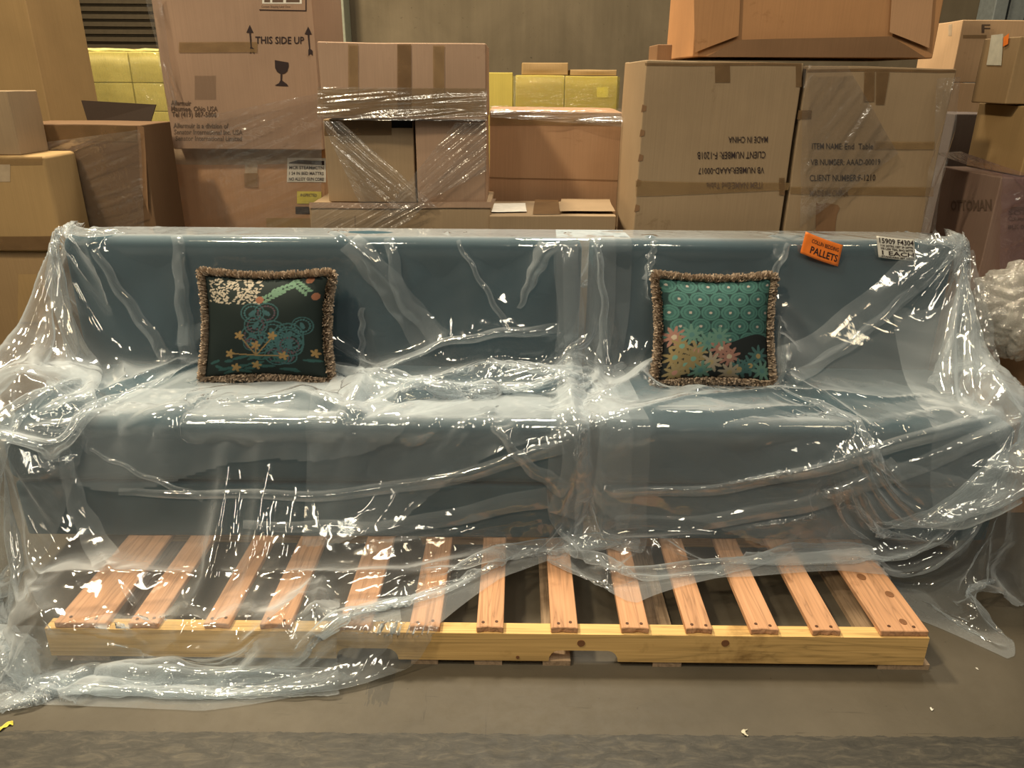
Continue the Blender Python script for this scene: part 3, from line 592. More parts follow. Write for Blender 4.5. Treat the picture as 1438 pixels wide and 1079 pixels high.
# ------------------------------------------------------------------ sofa: two straight banquette sections
SPLIT = at_y(822, 500, 2.66).x
SX0, SX1 = at_y(84, 345, 2.72).x, at_y(1348, 345, 2.72).x
BK_Y0, BK_Y1, BK_Z1 = 2.72, 2.93, at_y(700, 338, 2.72).z
ST_Y0, ST_TOP = 2.17, at_y(700, 597, 2.17).z
SEAT_BOT = 0.335
def cushiony(name, b, parent, bev, belly=0.0, cuts=11):
    x0, x1, y0, y1, z0, z1 = b
    bm = bmesh.new(); box_bm(bm, *b); bmesh.ops.bevel(bm, geom=bm.edges[:], offset=bev, segments=4, affect='EDGES', profile=0.5)
    long_e = [e for e in bm.edges if e.calc_length() > 0.1]; bmesh.ops.subdivide_edges(bm, edges=long_e, cuts=cuts, use_grid_fill=True)
    cx, cy, cz = (x0 + x1) / 2, (y0 + y1) / 2, (z0 + z1) / 2
    for v in bm.verts:
        u, w_, t = (v.co.x - cx) / (x1 - x0) * 2, (v.co.y - cy) / (y1 - y0) * 2, (v.co.z - cz) / (z1 - z0) * 2
        n = noise.noise(v.co * 4.0)
        v.co.y += -belly * (1 - u * u) * (1 - min(1, t * t)) * (1 if w_ < 0 else -0.3) + 0.003 * n
        v.co.z += belly * (1 - u * u) * (1 - min(1, w_ * w_)) * (1 if t > 0 else 0) + 0.003 * n
    return link(name, bm_mesh(name, bm), M_VELVET, parent, True)
def sofa(x0, x1, label):
    r = tag(empty('sofa_section', ((x0 + x1) / 2, 2.5, DECK_Z)), label, 'sofa', 'sections of the wrapped teal sofa')
    cx = (x0 + x1) / 2; L = lambda *b: (b[0] - cx, b[1] - cx, b[2] - 2.5, b[3] - 2.5, b[4] - DECK_Z, b[5] - DECK_Z)
    cushiony('base', L(x0 + 0.01, x1 - 0.01, ST_Y0 + 0.010, BK_Y1 - 0.01, DECK_Z, SEAT_BOT - 0.004), r, 0.012)
    cushiony('seat', L(x0, x1, ST_Y0, BK_Y0 - 0.004, SEAT_BOT, ST_TOP), r, 0.035, 0.008)
    cushiony('backrest', L(x0, x1, BK_Y0, BK_Y1, SEAT_BOT, BK_Z1), r, 0.035, 0.008)
    return r
sofa(SX0, SPLIT - 0.02, 'longer left section of dark teal banquette sofa under clear plastic, on the pallet')
sofa(SPLIT + 0.02, SX1, 'shorter right section of dark teal banquette sofa under clear plastic, on the pallet')

# ------------------------------------------------------------------ cushions with printed fronts
def print_left(U, V):
    """floral print: cream speckle strip and green sprigs along the top, teal paisley and ochre blooms below"""
    C = np.zeros(U.shape + (3,)); C[:] = (0.016, 0.034, 0.034); rg = np.random.RandomState(5)
    def blob(m, c): C[m] = c
    def ell(u0, v0, a, b, ang=0):
        c, s_ = math.cos(ang), math.sin(ang); x = (U - u0) * c + (V - v0) * s_; y = -(U - u0) * s_ + (V - v0) * c
        return (x / a) ** 2 + (y / b) ** 2
    for k in range(240):
        u, v = rg.uniform(0.05, 0.50), rg.uniform(0.72, 0.97)
        if abs(u - 0.25) < 0.02 and abs(v - 0.8) < 0.06: continue
        blob(ell(u, v, 0.013, 0.007, rg.uniform(-1.2, 1.2)) < 1, (0.62, 0.52, 0.38))
    for k in range(16):                                             # teal roundels of dots and scrolls
        u, v, r = rg.uniform(0.4, 0.95), rg.uniform(0.18, 0.66), rg.uniform(0.07, 0.13)
        e = ell(u, v, r, r)
        blob((e < 1) & (e > 0.8), (0.030, 0.16, 0.18)); blob((e < 0.5) & (e > 0.38), (0.02, 0.11, 0.15))
        for a in range(18): blob(ell(u + r * 0.68 * math.cos(a * 0.349), v + r * 0.68 * math.sin(a * 0.349), 0.008, 0.008) < 1, (0.16, 0.07, 0.10) if k % 2 else (0.04, 0.2, 0.22))
        blob(ell(u, v, r * 0.4, r * 0.2, rg.uniform(0, 3)) < 1, (0.035, 0.17, 0.20))
    for k in range(22): blob(ell(rg.uniform(0.1, 0.95), rg.uniform(0.03, 0.2), rg.uniform(0.03, 0.08), 0.014, rg.uniform(-0.6, 0.6)) < 1, (0.02, 0.13, 0.13))
    for (u0, v0, ang) in ((0.52, 0.76, 0.6), (0.74, 0.95, -0.75), (0.60, 0.84, 0.5)):   # green sprigs
        for t in np.linspace(0, 0.17, 6):
            for sg in (-1, 1): blob(ell(u0 + t * math.cos(ang) + sg * 0.02 * -math.sin(ang), v0 + t * math.sin(ang) + sg * 0.02 * math.cos(ang), 0.026, 0.012, ang + sg * 0.7) < 1, (0.16, 0.36, 0.22))
    for (u, v) in ((0.49, 0.76), (0.93, 0.79), (0.86, 0.96)): blob(ell(u, v, 0.032, 0.036) < 1, (0.44, 0.14, 0.05)); 
    for (u, v) in ((0.32, 0.40), (0.46, 0.30), (0.60, 0.40), (0.24, 0.22), (0.68, 0.20), (0.45, 0.10), (0.28, 0.08), (0.93, 0.24)):
        e = ell(u, v, 0.042, 0.046); th = np.arctan2(V - v, U - u); blob(e < 0.6 + 0.4 * np.cos(5 * th), (0.46, 0.27, 0.055))
    for (u0, v0, u1, v1) in ((0.46, 0.2, 0.24, 0.22), (0.46, 0.2, 0.68, 0.2), (0.46, 0.2, 0.46, 0.3), (0.46, 0.2, 0.34, 0.38), (0.46, 0.2, 0.6, 0.38)):
        t = np.clip(((U - u0) * (u1 - u0) + (V - v0) * (v1 - v0)) / ((u1 - u0) ** 2 + (v1 - v0) ** 2), 0, 1)
        blob((U - u0 - t * (u1 - u0)) ** 2 + (V - v0 - t * (v1 - v0)) ** 2 < 0.006 ** 2, (0.36, 0.22, 0.06))
    return C
def print_right(U, V):
    """teal ringed roundels above, coral-like sprays in pink, ochre, cream and mint below"""
    C = np.zeros(U.shape + (3,)); C[:] = (0.020, 0.085, 0.085); rg = np.random.RandomState(8)
    def ell(u0, v0, a, b): return ((U - u0) / a) ** 2 + ((V - v0) / b) ** 2
    for r in range(6):
        for c in range(7):
            u = 0.06 + c * 0.18 + (0.09 if r % 2 else 0); v = 0.93 - r * 0.135; d = np.sqrt(ell(u, v, 0.088, 0.076))
            C[d < 1] = (0.055, 0.26, 0.225); C[(d < 0.78) & (d > 0.68)] = (0.03, 0.16, 0.15); C[(d < 0.45)] = (0.035, 0.18, 0.17); C[d < 0.16] = (0.60, 0.50, 0.44)
    C[(V < 0.40 + 0.05 * np.sin(U * 9))] = (0.022, 0.032, 0.036)
    cols = [(0.50, 0.21, 0.15), (0.42, 0.30, 0.09), (0.52, 0.42, 0.28), (0.13, 0.36, 0.28), (0.44, 0.33, 0.12), (0.06, 0.22, 0.22)]
    pts = [(0.10, 0.42, 0), (0.17, 0.33, 1), (0.25, 0.44, 3), (0.12, 0.22, 1), (0.30, 0.28, 4), (0.22, 0.14, 1), (0.40, 0.36, 3), (0.52, 0.30, 0), (0.44, 0.16, 2), (0.36, 0.08, 3), (0.14, 0.07, 4), (0.60, 0.22, 0), (0.50, 0.42, 3), (0.80, 0.14, 5), (0.70, 0.10, 5), (0.88, 0.24, 5), (0.28, 0.20, 1), (0.92, 0.10, 3), (0.62, 0.06, 2)]
    for k, (u, v, ci) in enumerate(pts):
        R_, th = np.sqrt(ell(u, v, 0.11, 0.11)), np.arctan2(V - v, U - u)
        C[R_ < 0.45 + 0.55 * np.abs(np.cos(4.5 * th + k)) ** 2] = cols[ci]; C[R_ < 0.22] = tuple(min(1, x * 1.35) for x in cols[(ci + 2) % 6])
    return C
def mat_print(name):
    m, nt, out = new_mat(name); p = principled(nt, out, 0.8, 0.2)
    a = nt.nodes.new('ShaderNodeVertexColor'); a.layer_name = 'print'; nt.links.new(a.outputs[0], p.inputs['Base Color'])
    n = tex_noise(nt, coord(nt, 'Object'), 500, 2); nt.links.new(bump(nt, n, 0.2, 0.001), p.inputs['Normal']); return m
M_PRINT = mat_print('printed_floral_cotton'); M_FRINGE = mat_flat('taupe_fringe', (0.42, 0.33, 0.25), 0.95); M_BACKCL = mat_flat('plain_teal_cotton', (0.02, 0.06, 0.06), 0.9)
CUSH = []
def cushion(label, cxp, y_mid, wd, ht, lean, yawr, fn):
    th = 0.15; N = 170
    r = tag(empty('throw_cushion'), label, 'cushion', 'fringed cushions under the plastic')
    u = np.linspace(-1, 1, N); U, V = np.meshgrid(u, u)
    pin = 0.085
    X = U * wd / 2 * (1 - pin * (1 - V ** 2) ); Z = V * ht / 2 * (1 - pin * (1 - U ** 2))
    T = th / 2 * np.clip((1 - np.abs(U) ** 2.6) * (1 - np.abs(V) ** 2.6), 0, 1) ** 0.6
    pts = np.stack([X, -T, Z + ht / 2], -1)
    fr = np_mesh('front_panel', pts, grid_faces(N, N)); fo = link('front_panel', fr, M_PRINT, r, True)
    ca = fr.color_attributes.new('print', 'FLOAT_COLOR', 'POINT'); c4 = np.ones((N * N, 4)); pc = fn((U + 1) / 2, (V + 1) / 2).reshape(-1, 3); c4[:, :3] = (pc * 0.72 + pc.mean(1, keepdims=True) * 0.28) * 0.62; ca.data.foreach_set('color', c4.ravel().astype(np.float32))
    k = slice(None, None, 5); pb = np.stack([X, T, Z + ht / 2], -1)[k][:, k]; n5 = pb.shape[0]
    link('back_panel', np_mesh('back_panel', pb, grid_faces(n5, n5)[:, ::-1]), M_BACKCL, r, True)
    # brush fringe: fuzzy tube following the edge, made of thousands of short tufts
    edge = []
    for t in np.linspace(-1, 1, 160): edge.append((t, -1))
    for t in np.linspace(-1, 1, 160): edge.append((1, t))
    for t in np.linspace(1, -1, 160): edge.append((t, 1))
    for t in np.linspace(1, -1, 160): edge.append((-1, t))
    rg = random.Random(4); Vs = []; Fs = []
    for (a, b) in edge:
        x = a * wd / 2 * (1 - pin * (1 - b * b)); z = b * ht / 2 * (1 - pin * (1 - a * a)) + ht / 2
        n = Vector((a if abs(a) == 1 else a * 0.15, 0, b if abs(b) == 1 else b * 0.15)).normalized(); tg = Vector((-n.z, 0, n.x))
        for q in range(9):
            an = rg.uniform(-1.5, 1.5); d = (n * math.cos(an) + Vector((0, math.sin(an), 0)) + tg * rg.uniform(-0.35, 0.35)).normalized()
            ln = rg.uniform(0.024, 0.034); p0 = Vector((x, 0, z)) + tg * rg.uniform(-0.003, 0.003) - n * 0.004; sd = d.cross(Vector((rg.uniform(-1, 1), rg.uniform(-1, 1), rg.uniform(-1, 1)))).normalized() * 0.0024
            s0 = len(Vs); Vs += [p0 - sd, p0 + sd, p0 + d * ln + sd * 1.3, p0 + d * ln - sd * 1.3]; Fs.append((s0, s0 + 1, s0 + 2, s0 + 3))
    f_ = link('fringe', mesh_from('fringe', Vs, Fs), M_FRINGE, r); f_['label'] = 'taupe brush fringe'; f_['kind'] = 'stuff'
    r.location = (cxp, y_mid, ST_TOP + 0.018); r.rotation_euler = (-lean, 0, yawr)
    M = Matrix.Translation(r.location) @ r.rotation_euler.to_matrix().to_4x4()
    CUSH.append((M @ Vector((0, 0, ht / 2)), r.rotation_euler.to_matrix(), (wd / 2 + 0.012, th / 2 * 0.82, ht / 2 + 0.01)))
    return r
CL = at_y(376, 450, 2.58).x; CR = at_y(1002, 450, 2.58).x
cushion('square cushion with floral print in teal, ochre and cream, on the left sofa section', CL, 2.50, 0.44, 0.365, 0.36, 0.0, print_left)
cushion('square cushion with teal roundels above coral sprays, on the right sofa section', CR, 2.50, 0.40, 0.365, 0.36, 0.0, print_right)
# ------------------------------------------------------------------ plastic bags: a small cloth solver over the sofa, cushions, pallet and floor
BOX = []
def add_box(c, h, r, R=None): BOX.append((np.array(c, np.float32), np.array(h, np.float32), r, None if R is None else np.array(R, np.float32)))
def add_aabb(x0, x1, y0, y1, z0, z1, r): add_box(((x0+x1)/2, (y0+y1)/2, (z0+z1)/2), ((x1-x0)/2, (y1-y0)/2, (z1-z0)/2), r)
add_aabb(SX0, SX1, BK_Y0 - 0.006, BK_Y1 + 0.005, 0.2, BK_Z1 + 0.004, 0.035)
add_aabb(SX0, SX1, ST_Y0 - 0.010, BK_Y1, SEAT_BOT, ST_TOP + 0.010, 0.035)
add_aabb(SX0, SX1, ST_Y0 - 0.002, BK_Y1, 0.05, SEAT_BOT + 0.04, 0.01)
add_aabb(PX0 - 0.003, PX1 + 0.003, PY0 - 0.006, PY1, -0.2, DECK_Z + 0.002, 0.004)
for c_, R_, h_ in CUSH: add_box(c_, h_, 0.05, R_)
def collide(P, Q, fr=0.85, margin=0.006):
    for c, h, r, R in BOX:
        q = P - c
        if R is not None: q = q @ R
        near = np.all(np.abs(q) < h + margin, axis=1)
        idx = np.nonzero(near)[0]
        if len(idx) == 0: continue
        q = q[idx]; a = np.abs(q) - (h - r); mx = np.maximum(a, 0); ln = np.linalg.norm(mx, axis=1)
        d = ln + np.minimum(a.max(1), 0) - r
        pen = margin - d; hit = pen > 0
        if not hit.any(): continue
        idx = idx[hit]; q = q[hit]; a = a[hit]; mx = mx[hit]; ln = ln[hit]; pen = pen[hit]
        n = np.zeros_like(q); o = ln > 1e-6
        n[o] = mx[o] / ln[o, None]; k = a[~o].argmax(1); n[np.nonzero(~o)[0], k] = 1; n *= np.sign(q) + (q == 0)
        if R is not None: n = n @ R.T
        P[idx] += n * pen[:, None]
        dp = P[idx] - Q[idx]; P[idx] -= fr * (dp - n * (dp * n).sum(1, keepdims=True))
    lo = P[:, 2] < 0.004
    P[lo, 2] = 0.004; P[lo, :2] -= fr * (P[lo, :2] - Q[lo, :2])
# taut creases of the stiff film: each is a line that the sheet is held out along, a few centimetres off what it covers
def sdf(p):
    d = p[2]
    for c, h, r, R in BOX:
        q = np.array(p, np.float32) - c
        if R is not None: q = q @ R
        a = np.abs(q) - (h - r); d = min(d, float(np.linalg.norm(np.maximum(a, 0)) + min(a.max(), 0) - r))
    return d
def off_point(px, py, e):
    d = ray(px, py).normalized(); t = 0.8
    for _ in range(80):
        p = CAMP + d * t; s_ = sdf(p)
        if s_ < e + 0.001: break
        t += max(s_ - e, 0.002)
    g = Vector([sdf(p + Vector(v) * 0.02) - sdf(p - Vector(v) * 0.02) for v in ((1, 0, 0), (0, 1, 0), (0, 0, 1))])
    g = g.normalized() if g.length > 1e-6 else Vector((0, -1, 0))
    return p, (g - d * 0.35).normalized()
class Ridges(list):
    def crease(self, pts, w=0.07, slope=0.75):
        # pts: (px, py, offset)
        pl = []
        for (a, b) in zip(pts, pts[1:]):
            n = max(2, int(math.hypot(b[0] - a[0], b[1] - a[1]) / 30))
            pl += [tuple(a[k] + (b[k] - a[k]) * i / n for k in range(3)) for i in range(n)]
        pl.append(pts[-1]); Q = [off_point(*p) for p in pl]
        A = np.array([q[0] for q in Q], np.float32); N = np.array([q[1] for q in Q], np.float32)
        self.append((A, N, w, slope, A.min(0) - w - 0.05, A.max(0) + w + 0.05))
    def push(self, P):
        for A, N, w, slope, lo, hi in self:
            idx = np.nonzero(((P > lo) & (P < hi)).all(1))[0]
            if len(idx) == 0: continue
            p = P[idx]; best = np.zeros(len(idx), np.float32); bn = np.zeros_like(p)
            for k in range(len(A) - 1):
                ab = A[k + 1] - A[k]; t = np.clip(((p - A[k]) @ ab) / (ab @ ab), 0, 1)
                n = N[k] + (N[k + 1] - N[k]) * t[:, None]; n /= np.linalg.norm(n, axis=1, keepdims=True)
                r = p - A[k] - ab * t[:, None]; h = (r * n).sum(1); l = np.linalg.norm(r - n * h[:, None], axis=1)
                need = -l * slope - h; need[(l > w) | (h < -0.14)] = 0
                m = need > best; best[m] = need[m]; bn[m] = n[m]
            m = best > 0
            P[idx[m]] += bn[m] * np.minimum(best[m], 0.012)[:, None]
def simulate(P, R, pin, steps, iters, bend=0.15, damp=0.985, g=6.0, seed=1, force=None, ridges=None):
    nv, nu, _ = P.shape; P = P.astype(np.float32); Q = P.copy(); pin_p = P[pin].copy()
    cons = []
    def add(dj, di, stiff, comp=1.0):
        A = (slice(0, nv - dj), slice(0, nu - di)) if di >= 0 else (slice(0, nv - dj), slice(-di, nu))
        B = (slice(dj, nv), slice(di, nu)) if di >= 0 else (slice(dj, nv), slice(0, nu + di))
        L = np.linalg.norm(R[A] - R[B], axis=-1)
        k = max(abs(di), dj)
        ax = 0 if dj else 1; n = L.shape[ax]
        for s in range(2 * k if k > 1 else 2):
            st = 2 * k
            sel = slice(s, n, st)
            f = lambda T: (sel, slice(None)) if ax == 0 else (slice(None), sel)
            cons.append((A, B, f(0), L[f(0)], stiff, comp))
    add(0, 1, 1.0); add(1, 0, 1.0); add(1, 1, 0.7); add(1, -1, 0.7); add(0, 2, bend); add(2, 0, bend); add(0, 4, bend * 0.5); add(4, 0, bend * 0.5)
    dt2 = (1 / 60.0) ** 2; flat = P.reshape(-1, 3)
    for s in range(steps):
        V = (P - Q) * damp; vl = np.linalg.norm(V, axis=-1, keepdims=True); V *= np.minimum(1, 0.02 / np.maximum(vl, 1e-9)); Q = P.copy(); P = P + V; P[..., 2] -= g * dt2
        if force is not None: P += force(s, P) * dt2
        for it in range(iters):
            for A, B, f, L, st, comp in cons:
                a = P[A][f]; b = P[B][f]
                d = b - a; l = np.sqrt((d * d).sum(-1)) + 1e-9
                c = (l - L) / l * (0.5 * st)
                d *= c[..., None]
                a += d; b -= d
            P[pin] = pin_p
        if ridges is not None: ridges.push(P.reshape(-1, 3))
        flat = P.reshape(-1, 3); qf = Q.reshape(-1, 3); collide(flat, qf); P = flat.reshape(nv, nu, 3); Q = qf.reshape(nv, nu, 3)
    return P
def refine(A):
    nv, nu, k = A.shape; B = np.zeros((2 * nv - 1, 2 * nu - 1, k), np.float32)
    B[::2, ::2] = A; B[1::2, ::2] = (A[:-1] + A[1:]) / 2; B[:, 1::2] = (B[:, :-2:2] + B[:, 2::2]) / 2; return B
# side profile that the sheet starts from: behind the back, over it, down, across the seat, down the front, over the slats, to the floor
PROF = np.array([(BK_Y1 + .05, .80), (BK_Y1 + .03, BK_Z1 - .01), (BK_Y1 - .03, BK_Z1 + .035), (BK_Y0 + .02, BK_Z1 + .035), (BK_Y0 - .03, BK_Z1 - .02), (BK_Y0 - .06, ST_TOP + .14), (BK_Y0 - .16, ST_TOP + .045),
                 (ST_Y0 + .02, ST_TOP + .035), (ST_Y0 - .04, ST_TOP - .03), (ST_Y0 - .13, .24), (ST_Y0 - .24, DECK_Z + .03), (PY0 + .03, DECK_Z + .02), (PY0 - .03, DECK_Z - .02), (PY0 - .05, .03), (PY0 - .10, .012), (PY0 - .9, .012)])
PLEN = np.concatenate([[0], np.cumsum(np.linalg.norm(np.diff(PROF, axis=0), axis=1))])
def prof(t): return np.interp(t, PLEN, PROF[:, 0]), np.interp(t, PLEN, PROF[:, 1])
T_FRONT, T_SEAT = PLEN[9], PLEN[7]
def t_at_y(Y): return np.interp(-Y, -PROF[9:, 0], PLEN[9:])
H0 = 0.026
def make_sheet(s0, s1, side, tmax_fn, seed, outer, inner):
    """side -1: the sheet's outer end hangs over the left end of the sofa, +1: over the right end"""
    nu = int(round((s1 - s0) / H0)) + 1; nv = 104
    s = np.linspace(s0, s1, nu); rg = np.random.RandomState(seed)
    P = np.zeros((nv, nu, 3)); R = np.zeros((nv, nu, 3))
    for i, si in enumerate(s):
        t = np.linspace(0, tmax_fn(si), nv); y, z = prof(t)
        over = (outer - si) if side < 0 else (si - outer); x = np.full(nv, si)
        gi = (si - (inner - 0.13)) if side < 0 else ((inner + 0.13) - si)      # gathered edge at the joint of the two sofas
        if gi > 0: x[:] = (inner - 0.13 + gi * 0.42) if side < 0 else (inner + 0.13 - gi * 0.42)
        if over > 0:
            k = np.clip((t - T_SEAT) / 0.25, 0, 1)
            down = over * (1 - 0.65 * k); out_ = 0.015 + over * (0.12 + (0.6 if side < 0 else 0.15) * k)
            z = z - down; low = np.maximum(0.012 - z, 0); z = np.maximum(z, 0.012); out_ = out_ + low * 0.8
            x[:] = outer + side * out_
        P[:, i, 0], P[:, i, 1], P[:, i, 2] = x, y, z
        R[:, i, 0] = si; R[:, i, 1] = t
    P += rg.normal(0, 0.004, P.shape)
    # the bag is snagged on the end corners of the backrest and of the seat
    pin = np.zeros((nv, nu), bool); pin[0] = True; tt = R[..., 1]; near = np.abs(R[..., 0] - outer) < H0 * 0.6
    top = near & (tt > PLEN[1]) & (tt < PLEN[4]); P[top, 0] = outer + side * 0.012; pin |= top
    st = near & (np.abs(tt - T_SEAT) < 0.03); P[st, 0] = outer + side * 0.012; pin |= st
    return P, R, pin
def bag(P, R, pin, seed, slack, force=None, ridges=None):
    rg = np.random.RandomState(seed)
    R = R * np.array([slack[0], slack[1], 1])
    P = simulate(P, R, pin, 110, 12, bend=0.12, seed=seed, force=force, ridges=ridges)
    P, R = refine(P), refine(R.astype(np.float32)); p2 = np.zeros(P.shape[:2], bool); p2[::2, ::2] = pin; p2[0] = True; pin = p2
    P += rg.normal(0, 0.0012, P.shape).astype(np.float32) * (~pin)[..., None]
    P = simulate(P, R, pin, 36, 10, bend=0.10, damp=0.93, seed=seed, force=force, ridges=ridges)
    return P
def smooth_refine(A):
    # Catmull-Rom midpoints along rows, then columns
    def mid(B):
        Bp = np.concatenate([2 * B[:1] - B[1:2], B, 2 * B[-1:] - B[-2:-1]]); m = (-Bp[:-3] + 9 * Bp[1:-2] + 9 * Bp[2:-1] - Bp[3:]) / 16
        C = np.zeros((2 * len(B) - 1,) + B.shape[1:], np.float32); C[::2] = B; C[1::2] = m; return C
    return mid(mid(A).transpose(1, 0, 2)).transpose(1, 0, 2)
def crumple(P, seed, amp):
    """sharp little creases and flat facets of crumpled film, as real relief along the normal"""
    nv, nu, _ = P.shape; rg = np.random.RandomState(seed)
    du, dv = np.gradient(P, axis=1), np.gradient(P, axis=0); N = np.cross(du, dv); N /= np.linalg.norm(N, axis=-1, keepdims=True) + 1e-9
    U, V = np.meshgrid(np.arange(nu) * H0 / 4, np.arange(nv) * H0 / 4)
    def lows(k, f): 
        r = np.zeros(U.shape)
        for _ in range(k):
            a, ph, w_ = rg.uniform(0, 6.28), rg.uniform(0, 6.28), f * rg.uniform(0.6, 1.5); r += np.sin((U * math.cos(a) + V * math.sin(a)) * w_ + ph)
        return r / math.sqrt(k)
    h = np.zeros(U.shape)
    for wl, am in ((0.42, 0.010), (0.30, 0.008), (0.21, 0.0062), (0.15, 0.0042), (0.11, 0.0030), (0.08, 0.0018), (0.05, 0.0006)):
        a = rg.uniform(0, 3.14); x = (U * math.cos(a) + V * math.sin(a)) / wl + 0.22 * lows(4, 1.8 / wl) + rg.uniform(0, 1)
        tri = np.abs(2 * (x - np.floor(x + 0.5))); h += 1.25 * am * tri * np.clip(lows(5, 5.0) * 0.9 + 0.25, 0, 1.4)
    return (P + N * (h * amp)[..., None]).astype(np.float32), N
GRID = {}
def film_obj(name, P, mat, label, seed):
    P = smooth_refine(P); P, _ = crumple(P, seed, 0.62 if seed == 3 else 0.85); flat = P.reshape(-1, 3); collide(flat, flat.copy(), 0.0, 0.004); P = flat.reshape(P.shape)
    nv, nu, _ = P.shape
    m = np_mesh(name, P.reshape(-1, 3), grid_faces(nv, nu)); o = link(name, m, mat, None, True)
    GRID[o.name] = P
    return tag(o, label, 'plastic bag')
RL, RRt = Ridges(), Ridges()
# left bag: end tent, back folds, the loose arch over the seat, then the front
RL.crease([(88, 326, .02), (60, 430, .10), (28, 520, .14), (2, 585, .05)], 0.30, 0.55)
RL.crease([(95, 328, .03), (160, 400, .05), (205, 460, .05), (240, 512, .03)], 0.10)
RL.crease([(120, 345, .05), (150, 430, .08), (175, 520, .06)], 0.10)
RL.crease([(250, 322, .02), (256, 400, .045), (268, 520, .05), (250, 590, .03)], 0.09)
RL.crease([(482, 330, .03), (550, 400, .05), (612, 492, .04)], 0.10)
RL.crease([(545, 325, .02), (560, 420, .04), (640, 480, .05)], 0.08)
RL.crease([(505, 425, .04), (508, 530, .05), (480, 585, .02)], 0.07)
RL.crease([(530, 520, .06), (620, 480, .10), (700, 468, .10), (795, 470, .08)], 0.12, 0.6)
RL.crease([(560, 545, .05), (680, 505, .09), (790, 520, .08)], 0.12)
RL.crease([(640, 330, .02), (700, 440, .05), (720, 470, .06)], 0.09)
RL.crease([(770, 345, .04), (740, 400, .05), (725, 435, .02)], 0.10)
RL.crease([(798, 322, .02), (806, 440, .05), (800, 540, .06), (818, 600, .05), (790, 735, .05)], 0.07)
RL.crease([(0, 605, .04), (110, 555, .06), (250, 500, .05)], 0.09)
RL.crease([(180, 600, .03), (240, 570, .05), (300, 545, .03)], 0.07); RL.crease([(310, 560, .03), (420, 545, .05), (500, 575, .03)], 0.07)
RL.crease([(86, 620, .03), (108, 710, .06), (150, 790, .10), (180, 840, .05)], 0.11)
RL.crease([(122, 628, .02), (210, 670, .05), (290, 700, .02)], 0.08)
RL.crease([(0, 735, .08), (30, 800, .10), (65, 885, .06)], 0.13)
RL.crease([(150, 690, .05), (480, 695, .05), (660, 668, .05), (812, 615, .04)], 0.07)
RL.crease([(330, 735, .05), (560, 740, .06), (790, 690, .05)], 0.07)
RL.crease([(100, 745, .09), (330, 755, .10), (560, 760, .10), (760, 730, .07)], 0.13, 0.5)
RL.crease([(60, 800, .10), (300, 800, .07), (560, 800, .06), (680, 775, .05)], 0.10, 0.5)
RL.crease([(690, 590, .02), (740, 650, .05), (800, 690, .05)], 0.08)
RL.crease([(450, 790, .05), (420, 830, .07), (370, 880, .05)], 0.09); RL.crease([(390, 775, .04), (450, 800, .06), (440, 850, .06)], 0.08)
RL.crease([(600, 760, .05), (640, 770, .05), (660, 800, .03)], 0.09); RL.crease([(245, 905, .05), (180, 935, .04), (120, 925, .03)], 0.08)
RL.crease([(230, 870, .03), (240, 940, .04), (330, 900, .04)], 0.07); RL.crease([(330, 905, .04), (320, 950, .03), (440, 930, .03)], 0.07)
# right bag
RRt.crease([(1352, 326, .03), (1382, 430, .10), (1396, 520, .12), (1436, 580, .05)], 0.28, 0.55)
RRt.crease([(1350, 330, .03), (1270, 400, .06), (1150, 490, .06), (980, 545, .04)], 0.13, 0.6)
RRt.crease([(1330, 345, .05), (1260, 470, .07), (1180, 545, .04)], 0.10)
RRt.crease([(1345, 350, .06), (1330, 470, .08), (1310, 545, .05)], 0.10)
RRt.crease([(832, 560, .04), (930, 500, .08), (1030, 440, .07)], 0.08)
RRt.crease([(836, 325, .02), (850, 440, .05), (838, 530, .04)], 0.07)
RRt.crease([(915, 330, .02), (905, 400, .03)], 0.06); RRt.crease([(1108, 338, .02), (1082, 395, .06), (1055, 460, .07), (1090, 450, .06), (1140, 415, .02)], 0.07)
RRt.crease([(835, 590, .04), (960, 555, .05), (1100, 540, .05), (1250, 555, .05), (1400, 550, .04)], 0.08)
RRt.crease([(850, 575, .03), (1000, 575, .04), (1150, 565, .03)], 0.06)
RRt.crease([(840, 690, .05), (980, 690, .05), (1150, 660, .06), (1300, 610, .05), (1430, 575, .03)], 0.07)
RRt.crease([(850, 735, .06), (1000, 735, .06), (1150, 705, .07), (1300, 650, .06), (1436, 592, .04)], 0.07)
RRt.crease([(845, 755, .08), (1000, 750, .09), (1150, 730, .09)], 0.12, 0.5)
RRt.crease([(1180, 722, .06), (1300, 690, .08), (1425, 630, .06)], 0.08)
RRt.crease([(1200, 740, .05), (1290, 760, .10), (1350, 770, .12), (1366, 850, .06)], 0.10); RRt.crease([(1432, 640, .06), (1410, 760, .12), (1370, 850, .06)], 0.12)
RRt.crease([(850, 810, .03), (900, 770, .06), (940, 745, .05)], 0.09); RRt.crease([(800, 735, .04), (840, 780, .05), (850, 808, .03)], 0.07)
floor_t = lambda Y: t_at_y(Y)
LX = np.array([-3.0, -1.75, -1.45, -0.82, -0.60, -0.36, -0.02, 0.13, SPLIT + 0.2])
LT = np.array([floor_t(1.84), floor_t(1.70), floor_t(1.63), floor_t(1.585), floor_t(1.62), PLEN[12] + 0.03, t_at_y(2.0), t_at_y(2.16), T_FRONT - 0.08])
lt = lambda s: float(np.interp(s, LX, LT))
RX = np.array([-1, SPLIT + 0.0, 0.36, 0.65, 1.0, 1.25, 1.45, 1.62, 2.0])
RTT = np.array([T_FRONT - .02, T_FRONT - 0.02, t_at_y(1.96), t_at_y(2.06), T_FRONT + .02, T_FRONT + 0.12, T_FRONT + 0.30, T_FRONT + 0.05, T_FRONT - 0.25])
rt = lambda s: float(np.interp(s, RX, RTT))
